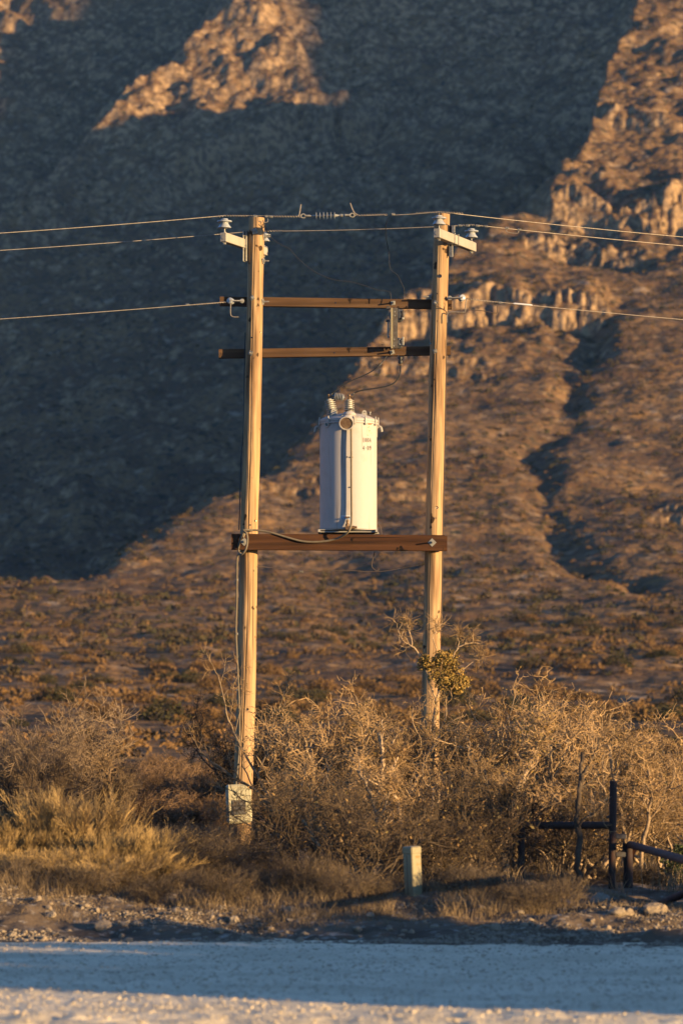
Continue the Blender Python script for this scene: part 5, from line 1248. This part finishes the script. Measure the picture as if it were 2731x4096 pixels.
# russet brush behind, between the left bushes and the left pole
brz = []
for sd in (31, 32):
    o, _ = plant('russet_shrub', sd, bush_stems(sd, 22, 1.2, 0.55, 0.012), [dict(BUSH[0], k=5, r=(0.004, 0.01), sides=3), dict(BUSH[1], k=6, n=4), dict(BUSH[2], k=5, n=2, abs=0.16)], (M_BRUSH, M_BRUSH), (1500, 0.022, M_BRUSH)); brz.append(o)
hz = [measure(o) for o in brz]; G3 = 'soft russet shrubs behind the left pole'
for i, (bx, Yd, top) in enumerate([(560, 60, 3060), (650, 62, 3040), (740, 58, 3090), (820, 66, 3030), (900, 60, 3080), (980, 70, 3020), (690, 72, 3010), (560, 74, 3030), (850, 54, 3160), (600, 53, 3160), (720, 51, 3200), (470, 56, 3110), (1090, 62, 3080), (1200, 66, 3060), (350, 60, 3130), (1330, 60, 3120)]):
    putb(brz[i % 2], bx, Yd, top, 'soft russet feathery shrub in the band behind the meter cabinet pole', G3, 'shrub', h_=hz[i % 2], smin=0.8)
# low grey-brown undergrowth in front of the thicket
M_UNDER = mat('grey_brown_stem', (0.143, 0.1073, 0.0715), 0.9, spec=0.1, noise=(5, 3, (0.09295, 0.06792, 0.04647), 0.4, 0.62), rnd=(0.62, 1.2))
und = []
for sd in (35, 36, 37):
    o, _ = plant('undershrub', sd, bush_stems(sd, 16, 0.55, 0.42, 0.007), [dict(BUSH[0], k=5, n=5, r=(0.003, 0.006), sides=3, lf=0.6), dict(BUSH[1], k=5, n=4, r=(0.0022, 0.004), abs=0.2), dict(BUSH[2], k=4, n=2, r=(0.002, 0.003), abs=0.09)], (M_UNDER, M_UNDER), (120, 0.014, M_DEAD)); und.append(o)
hu = [measure(o) for o in und]; G4 = 'low twiggy undershrubs at the foot of the thicket'; ru = random.Random(3)
for i in range(26):
    bx = 520 + (i % 13) * 25 + ru.uniform(-20, 20); Yd = 40.0 + 3.0 * (i // 13) + ru.uniform(0, 2)
    putb(und[i % 3], bx, Yd, (3390 if bx > 860 else 3300) + ru.uniform(-40, 40), 'low twiggy grey-brown undershrub in the brush left of and below the meter cabinet', 'undershrubs below the meter cabinet', 'shrub', h_=hu[i % 3], smin=1.0)
for i in range(60):
    bx = 540 + i * 36 + ru.uniform(-30, 30); Yd = ru.uniform(38.2, 42.5); 
    if 850 < bx < 1060: continue
    if bx > 1950 and Yd < 41.7: Yd += 3.2
    top = ru.uniform(3380, 3490) if bx < 1100 else ru.uniform(3440, 3550)
    putb(und[i % 3], bx, Yd, top, 'low twiggy grey-brown undershrub in the row at the foot of the thicket', G4, 'shrub', h_=hu[i % 3], smin=0.8)
for i in range(9):
    bx = 1120 + i * 190 + ru.uniform(-30, 30); Yd = ru.uniform(43.5, 47)
    putb(und[i % 3], bx, Yd, ru.uniform(3200, 3330), 'low twiggy grey-brown undershrub in the row at the foot of the thicket', G4, 'shrub', h_=hu[i % 3], smin=1.0)

LOW = [dict(k=6, ang=(20, 60), lf=0.6, rf=0.65, n=5, kink=0.24, up=0.10, r=(0.005, 0.012), sides=4, trunk=True, tmin=0.2),
       dict(k=5, ang=(25, 70), lf=0.6, rf=0.6, n=4, kink=0.28, up=0.06, r=(0.0038, 0.008), sides=3, tmin=0.15),
       dict(k=4, ang=(30, 75), lf=0.5, rf=0.7, n=3, kink=0.3, up=0.06, r=(0.003, 0.005), sides=3, abs=0.15)]
lows = []
for sd in (91, 92, 93):
    o, _ = plant('low_oak', sd, oak_stems(sd, 7, 0.66, 0.42, 0.016), LOW, (M_BARKSHADE, M_TWIGSHADE), (160, 0.018, M_DEAD)); lows.append(o)  # sprouts take the shade-darkened bark and twig colours
hl_ = [measure(o) for o in lows]; G6 = 'knee-high oak sprouts along the front of the thicket'; rl = random.Random(8)
for i in range(6):
    bx = 1230 + i * 215 + rl.uniform(-25, 25)
    if 1950 < bx < 2180: bx -= 120
    Yd = rl.uniform(37.8, 41.5) if bx < 1960 else rl.uniform(41.8, 43.8)
    if 1590 < bx < 1720: Yd += 0.5
    putb(lows[i % 3], bx, Yd, rl.uniform(3040, 3400), 'knee-high bare oak sprout in the front row above the roadside grass', G6, 'shrub', h_=hl_[i % 3], smin=0.9)
for i in range(26):
    bx = 60 + i * 104 + ru.uniform(-45, 45)
    if 1560 < bx < 1740 or bx > 2300: continue
    x = wx(bx, 36.6); Yd = 36.2 - 0.2 * x + ru.uniform(0, 1.2); o = copy_tree(und[i % 3]); k = ru.uniform(0.22, 0.5)
    o.location = (wx(bx, Yd), Yd, gz(wx(bx, Yd), Yd) - 0.02); o.scale = (k * 1.3, k * 1.3, k); o.rotation_euler = (0, 0, ru.uniform(0, 6.28))
    tag(o, 'small dark twiggy tuft among the grass on top of the roadside bank', 'shrub', 'dark tufts on the roadside bank')
# rabbitbrush, yellow feathery
RB = [dict(k=7, ang=(8, 26), lf=0.55, rf=0.6, n=5, kink=0.07, up=0.06, r=(0.0035, 0.006), sides=3, trunk=True, tmin=0.25),
      dict(k=7, ang=(8, 28), lf=0.6, rf=0.7, n=4, kink=0.08, up=0.08, r=(0.0026, 0.004), sides=3, tmin=0.2),
      dict(k=4, ang=(8, 30), lf=0.6, rf=0.8, n=3, kink=0.08, up=0.10, r=(0.0022, 0.0032), sides=3, abs=0.12)]
rbs = []
for sd in (61, 62, 63):
    o, _ = plant('rabbitbrush', sd, bush_stems(sd, 34, 0.66, 0.55, 0.008), RB, (M_RABBIT, M_RABBIT)); rbs.append(o)
hr = [measure(o) for o in rbs]; G5 = 'yellow rabbitbrush on the left'
for i, (bx, Yd, top, lab) in enumerate([(330, 39.5, 3160, 'tallest yellow rabbitbrush, in front of the bare bushes'), (180, 39.2, 3290, 'yellow rabbitbrush just left of the tallest one'), (40, 39.4, 3270, 'yellow rabbitbrush at the left edge'), (470, 38.6, 3310, 'yellow rabbitbrush right of the tallest one, brightly lit'),
        (560, 38.2, 3400, 'small yellow rabbitbrush at the right end of the yellow row'), (250, 38.0, 3390, 'low yellow rabbitbrush in front of the tallest one'), (90, 38.0, 3400, 'low yellow rabbitbrush in front at the far left'), (410, 37.6, 3430, 'low yellow rabbitbrush in front near the rocky bank'), (-80, 39.0, 3330, 'yellow rabbitbrush outside the left edge, leaning in')]):
    putb(rbs[i % 3], bx, Yd, top, lab, G5, 'bush', h_=hr[i % 3], smin=0.85)
# small green juniper at the right edge
def evergreen(name, seed, R, H, n, size, m=M_EVER):
    r = np.random.RandomState(seed); root = bpy.data.objects.new(name, None); COL.objects.link(root)
    lump = 26; cz = r.rand(lump); ca = r.rand(lump) * 6.28; cr = R * 0.62 * np.sqrt(np.clip(1 - (cz - 0.35) ** 2 / 0.6, 0.05, 1)) * r.rand(lump) ** 0.5
    C_ = np.stack([np.cos(ca) * cr, np.sin(ca) * cr, H * (0.10 + 0.78 * cz)], -1); i = r.randint(0, lump, n)
    P = C_[i] + norm(r.randn(n, 3)) * R * np.array([0.42, 0.42, 0.42]) * r.rand(n, 1) ** 0.4; P[:, 2] = np.clip(P[:, 2], 0.02, H)
    v, f = leaves(r, P, size, n, 0.01); np_mesh('foliage', v, f, m, root, smooth=False)
    pts = np.array([[(0, 0, -0.1), (0.03, 0.02, H * 0.3), (0, 0.04, H * 0.8)]], float); v, f = tubes(pts, np.array([0.05 * R + 0.02]), np.array([0.02]), 8); np_mesh('trunk', v, f, M_TWIG2, root)
    return root
jp = evergreen('juniper', 71, 0.28, 0.5, 2600, 0.022, mat('young_juniper_foliage', (0.045, 0.06, 0.022), 0.8, noise=(8, 3, (0.08, 0.085, 0.03), 0.4, 0.6)))
put(jp, wx(2715, 41.5), 41.5, 0.8, 0.3, 'small green juniper behind the gate brace', 'bush')
# evergreens added unseen outside the frame, heights set to throw shade over road and fence
jr = evergreen('juniper', 72, 1.0, 2.0, 16000, 0.085); jt = evergreen('juniper', 73, 0.8, 4.0, 20000, 0.085)
rj = random.Random(2)
for i in range(28):
    s_ = 22.9 + (i % 14) * 0.84 + (0.4 if i > 13 else 0); h = (1.22 if s_ < 30.6 else 0.92 if s_ < 32.6 else 1.38) + rj.uniform(-0.04, 0.05); tt_ = 1.0 + 1.5 * (i > 13); x = -SY * s_ + SX * tt_; y = SX * s_ + SY * tt_
    o = jr if i == 0 else copy_tree(jr); o.location = (x, y, -0.05); o.rotation_euler = (0, 0, rj.uniform(0, 6)); o.scale = (1.0, 1.0, h)
    tag(o, 'dense dark juniper added unseen beyond the right edge to shade the road', 'bush', 'added shade-casting junipers beyond the right edge')
for i, (s_, k) in enumerate(((36.3, 0.97), (34.9, 0.66))):
    o = jt if i == 0 else copy_tree(jt); o.location = (-SY * s_, SX * s_, 0); o.scale = (0.9, 0.9, k); tag(o, 'tall narrow juniper added unseen beyond the right edge, ' + ('highest of the row' if i == 0 else 'next to the highest'), 'bush', 'added shade-casting junipers beyond the right edge')

# ------------------------------------------------------------------ grass
def grass(name, n, xy, hfun, m, seed, wd_=0.0019, lean=0.75):
    r = np.random.RandomState(seed); x, y = xy(r, n); z = ground_z(x, y); h = hfun(r, x, y, n)
    ok = h > 0.012; x, y, z, h = x[ok], y[ok], z[ok], h[ok]; n = len(x)
    a = r.rand(n) * 6.28; l_ = lean * h * (0.3 + r.rand(n)); dx, dy = np.cos(a) * l_, np.sin(a) * l_; b = r.rand(n) * 6.28; w = wd_ * (0.7 + 0.6 * r.rand(n)); wx_, wy_ = np.cos(b) * w, np.sin(b) * w
    p0 = np.stack([x - wx_, y - wy_, z - 0.01], -1); p1 = np.stack([x + wx_, y + wy_, z - 0.01], -1); p2 = np.stack([x + dx * .35 + wx_ * .8, y + dy * .35 + wy_ * .8, z + h * 0.6], -1); p3 = np.stack([x + dx * .35 - wx_ * .8, y + dy * .35 - wy_ * .8, z + h * 0.6], -1)
    p4 = np.stack([x + dx + wx_ * .25, y + dy + wy_ * .25, z + h], -1); p5 = np.stack([x + dx - wx_ * .25, y + dy - wy_ * .25, z + h], -1)
    V = np.stack([p0, p1, p2, p3, p4, p5], 1).reshape(-1, 3); i = np.arange(n)[:, None] * 6
    Fc = np.concatenate([i + np.array([[0, 1, 2, 3]]), i + np.array([[3, 2, 4, 5]])], 0)
    return np_mesh(name, V, Fc, m, smooth=False)
def gxy(r, n):
    nt_ = n // 18; cx_ = (r.rand(nt_) - .5) * 10.5; cy_ = 35.2 - 0.2 * cx_ + r.rand(nt_) ** 1.3 * 3.6; i = r.randint(0, nt_, n); return cx_[i] + 0.05 * r.randn(n), cy_[i] + 0.05 * r.randn(n)
def gh(r, x, y, n):
    d = fbm(x / 1.1, y / 1.1, 3, 77); edge = 34.1 - 0.2 * x
    bare = sstep(1.5, 2.5, y - edge + 1.3 * d); bare = bare * (1 - 0.95 * ((np.abs(x - 0.70) < 0.22) & (y < 37.05))) * (1 - 0.85 * sstep(1.3, 2.2, x)); return (0.03 + 0.15 * r.rand(n) ** 3 + 0.09 * d) * (0.30 + 0.7 * bare) * np.where((bare < 0.25) & (r.rand(n) < 0.45), 0, 1)
tag(grass('dry_grass', 90000, gxy, gh, M_STRAW, 5), 'dry straw coloured grass along the top of the roadside bank', 'grass', kind='stuff')
def gh2(r, x, y, n): return 0.14 + 0.2 * r.rand(n) ** 2
tag(grass('tall_grass', 4000, lambda r, n: ((lambda c, i: (c[0][i] + .07 * r.randn(n), c[1][i] + .07 * r.randn(n)))((lambda k: ((r.rand(k) - .5) * 11, 40 + r.rand(k) * 10))(n // 40), r.randint(0, n // 40, n))), gh2, M_STRAW, 6, 0.003), 'taller dry grass among the shrubs of the thicket', 'grass', kind='stuff')

# ------------------------------------------------------------------ scrub of the hillside
def scrub_protos(seed, m, n=1100, size=0.065):
    r = np.random.RandomState(seed); P = norm(r.randn(n, 3)) * (0.55 + 0.45 * r.rand(n, 1)); P[:, 2] = np.abs(P[:, 2]) * 0.8; lump = 1 + 0.25 * fbm(P[:, 0] * 2 + seed, P[:, 1] * 2, 2, seed)
    P = P * lump[:, None]; v, f = leaves(r, P, size, n, 0.03); o = np_mesh('scrub_bush', v, f, m, smooth=False); return o
sp_ = [scrub_protos(81, M_SCRUB), scrub_protos(82, M_SCRUB2), scrub_protos(83, M_SCRUB), scrub_protos(84, M_SCRUB2)]
meshes = [o.data for o in sp_]; [bpy.data.objects.remove(o) for o in sp_]
rs_ = random.Random(17); nb = 0
while nb < 230:
    Yd = 78 + 250 * rs_.random() ** 1.3; u_ = rs_.uniform(-0.098, 0.098); x = u_ * Yd; k = rs_.randrange(4)
    if vnoise(np.array([x / 14]), np.array([Yd / 14]), 5)[0] < 0.35: continue
    o = bpy.data.objects.new('scrub_bush', meshes[k]); COL.objects.link(o); s_ = rs_.uniform(0.5, 1.25) * (0.8 if Yd < 130 else 1)
    o.location = (x, Yd, gz(x, Yd) - 0.05); o.scale = (s_, s_, s_ * rs_.uniform(0.6, 1.0)); o.rotation_euler = (0, 0, rs_.uniform(0, 6.28))
    tag(o, 'blurred rounded scrub bush on the brushy flat between the thicket and the hillside', 'bush', 'scrub bushes of the flat behind the thicket'); nb += 1
def scrub_stuff(name, n, m, seed, y0, y1, smin, smax, cards, label):
    r = np.random.RandomState(seed); Yd = y0 + (y1 - y0) * r.rand(n) ** 0.75; x = (r.rand(n) - .5) * 0.25 * Yd; keep = vnoise(x / 12, Yd / 12, seed) + 0.35 * r.rand(n) > 0.55; x, Yd = x[keep], Yd[keep]; n = len(x)
    z = ground_z(x, Yd); s_ = smin + (smax - smin) * r.rand(n) ** 2.5
    Pc = norm(r.randn(n, cards, 3)) * (0.5 + 0.5 * r.rand(n, cards, 1)); Pc[..., 2] = np.abs(Pc[..., 2]) * 0.85
    C_ = np.stack([x, Yd, z], -1)[:, None] + Pc * s_[:, None, None]; C_ = C_.reshape(-1, 3); S2 = np.repeat(s_, cards)[:, None] * 0.24
    a = norm(r.randn(len(C_), 3)); b = norm(np.cross(a, r.randn(len(C_), 3)))
    V = np.stack([C_ - a * S2, C_ + b * S2 * .7, C_ + a * S2, C_ - b * S2 * .7], 1).reshape(-1, 3)
    return tag(np_mesh(name, V, np.arange(len(V)).reshape(-1, 4), m, smooth=False), label, 'scrub', kind='stuff')
scrub_stuff('hill_scrub', 15000, M_SCRUB, 3, 230, 1000, 0.25, 0.85, 30, 'dark scrub dotting the whole hillside'); scrub_stuff('dry_brush', 24000, M_SCRUB2, 4, 90, 900, 0.15, 0.6, 22, 'brown dry brush covering the slopes and the flat')
# ------------------------------------------------------------------ air
def haze():
    x0, x1, y0, y1, z0, z1 = -760, 1500, -60, 1450, -60, 420
    v = [(x, y, z) for x in (x0, x1) for y in (y0, y1) for z in (z0, z1)]
    f = [[0, 1, 3, 2], [4, 6, 7, 5], [0, 4, 5, 1], [2, 3, 7, 6], [0, 2, 6, 4], [1, 5, 7, 3]]
    m = bpy.data.materials.new('air'); m.use_nodes = True; t = m.node_tree; t.nodes.clear()
    out = t.nodes.new('ShaderNodeOutputMaterial'); pv = t.nodes.new('ShaderNodeVolumePrincipled')
    pv.inputs['Color'].default_value = (0.22, 0.48, 1.0, 1); pv.inputs['Density'].default_value = 0.00005
    pv.inputs['Anisotropy'].default_value = 0.0
    t.links.new(pv.outputs[0], out.inputs['Volume'])
    o = link_mesh('haze', v, f, m, smooth=False); tag(o, kind='stuff')
haze()
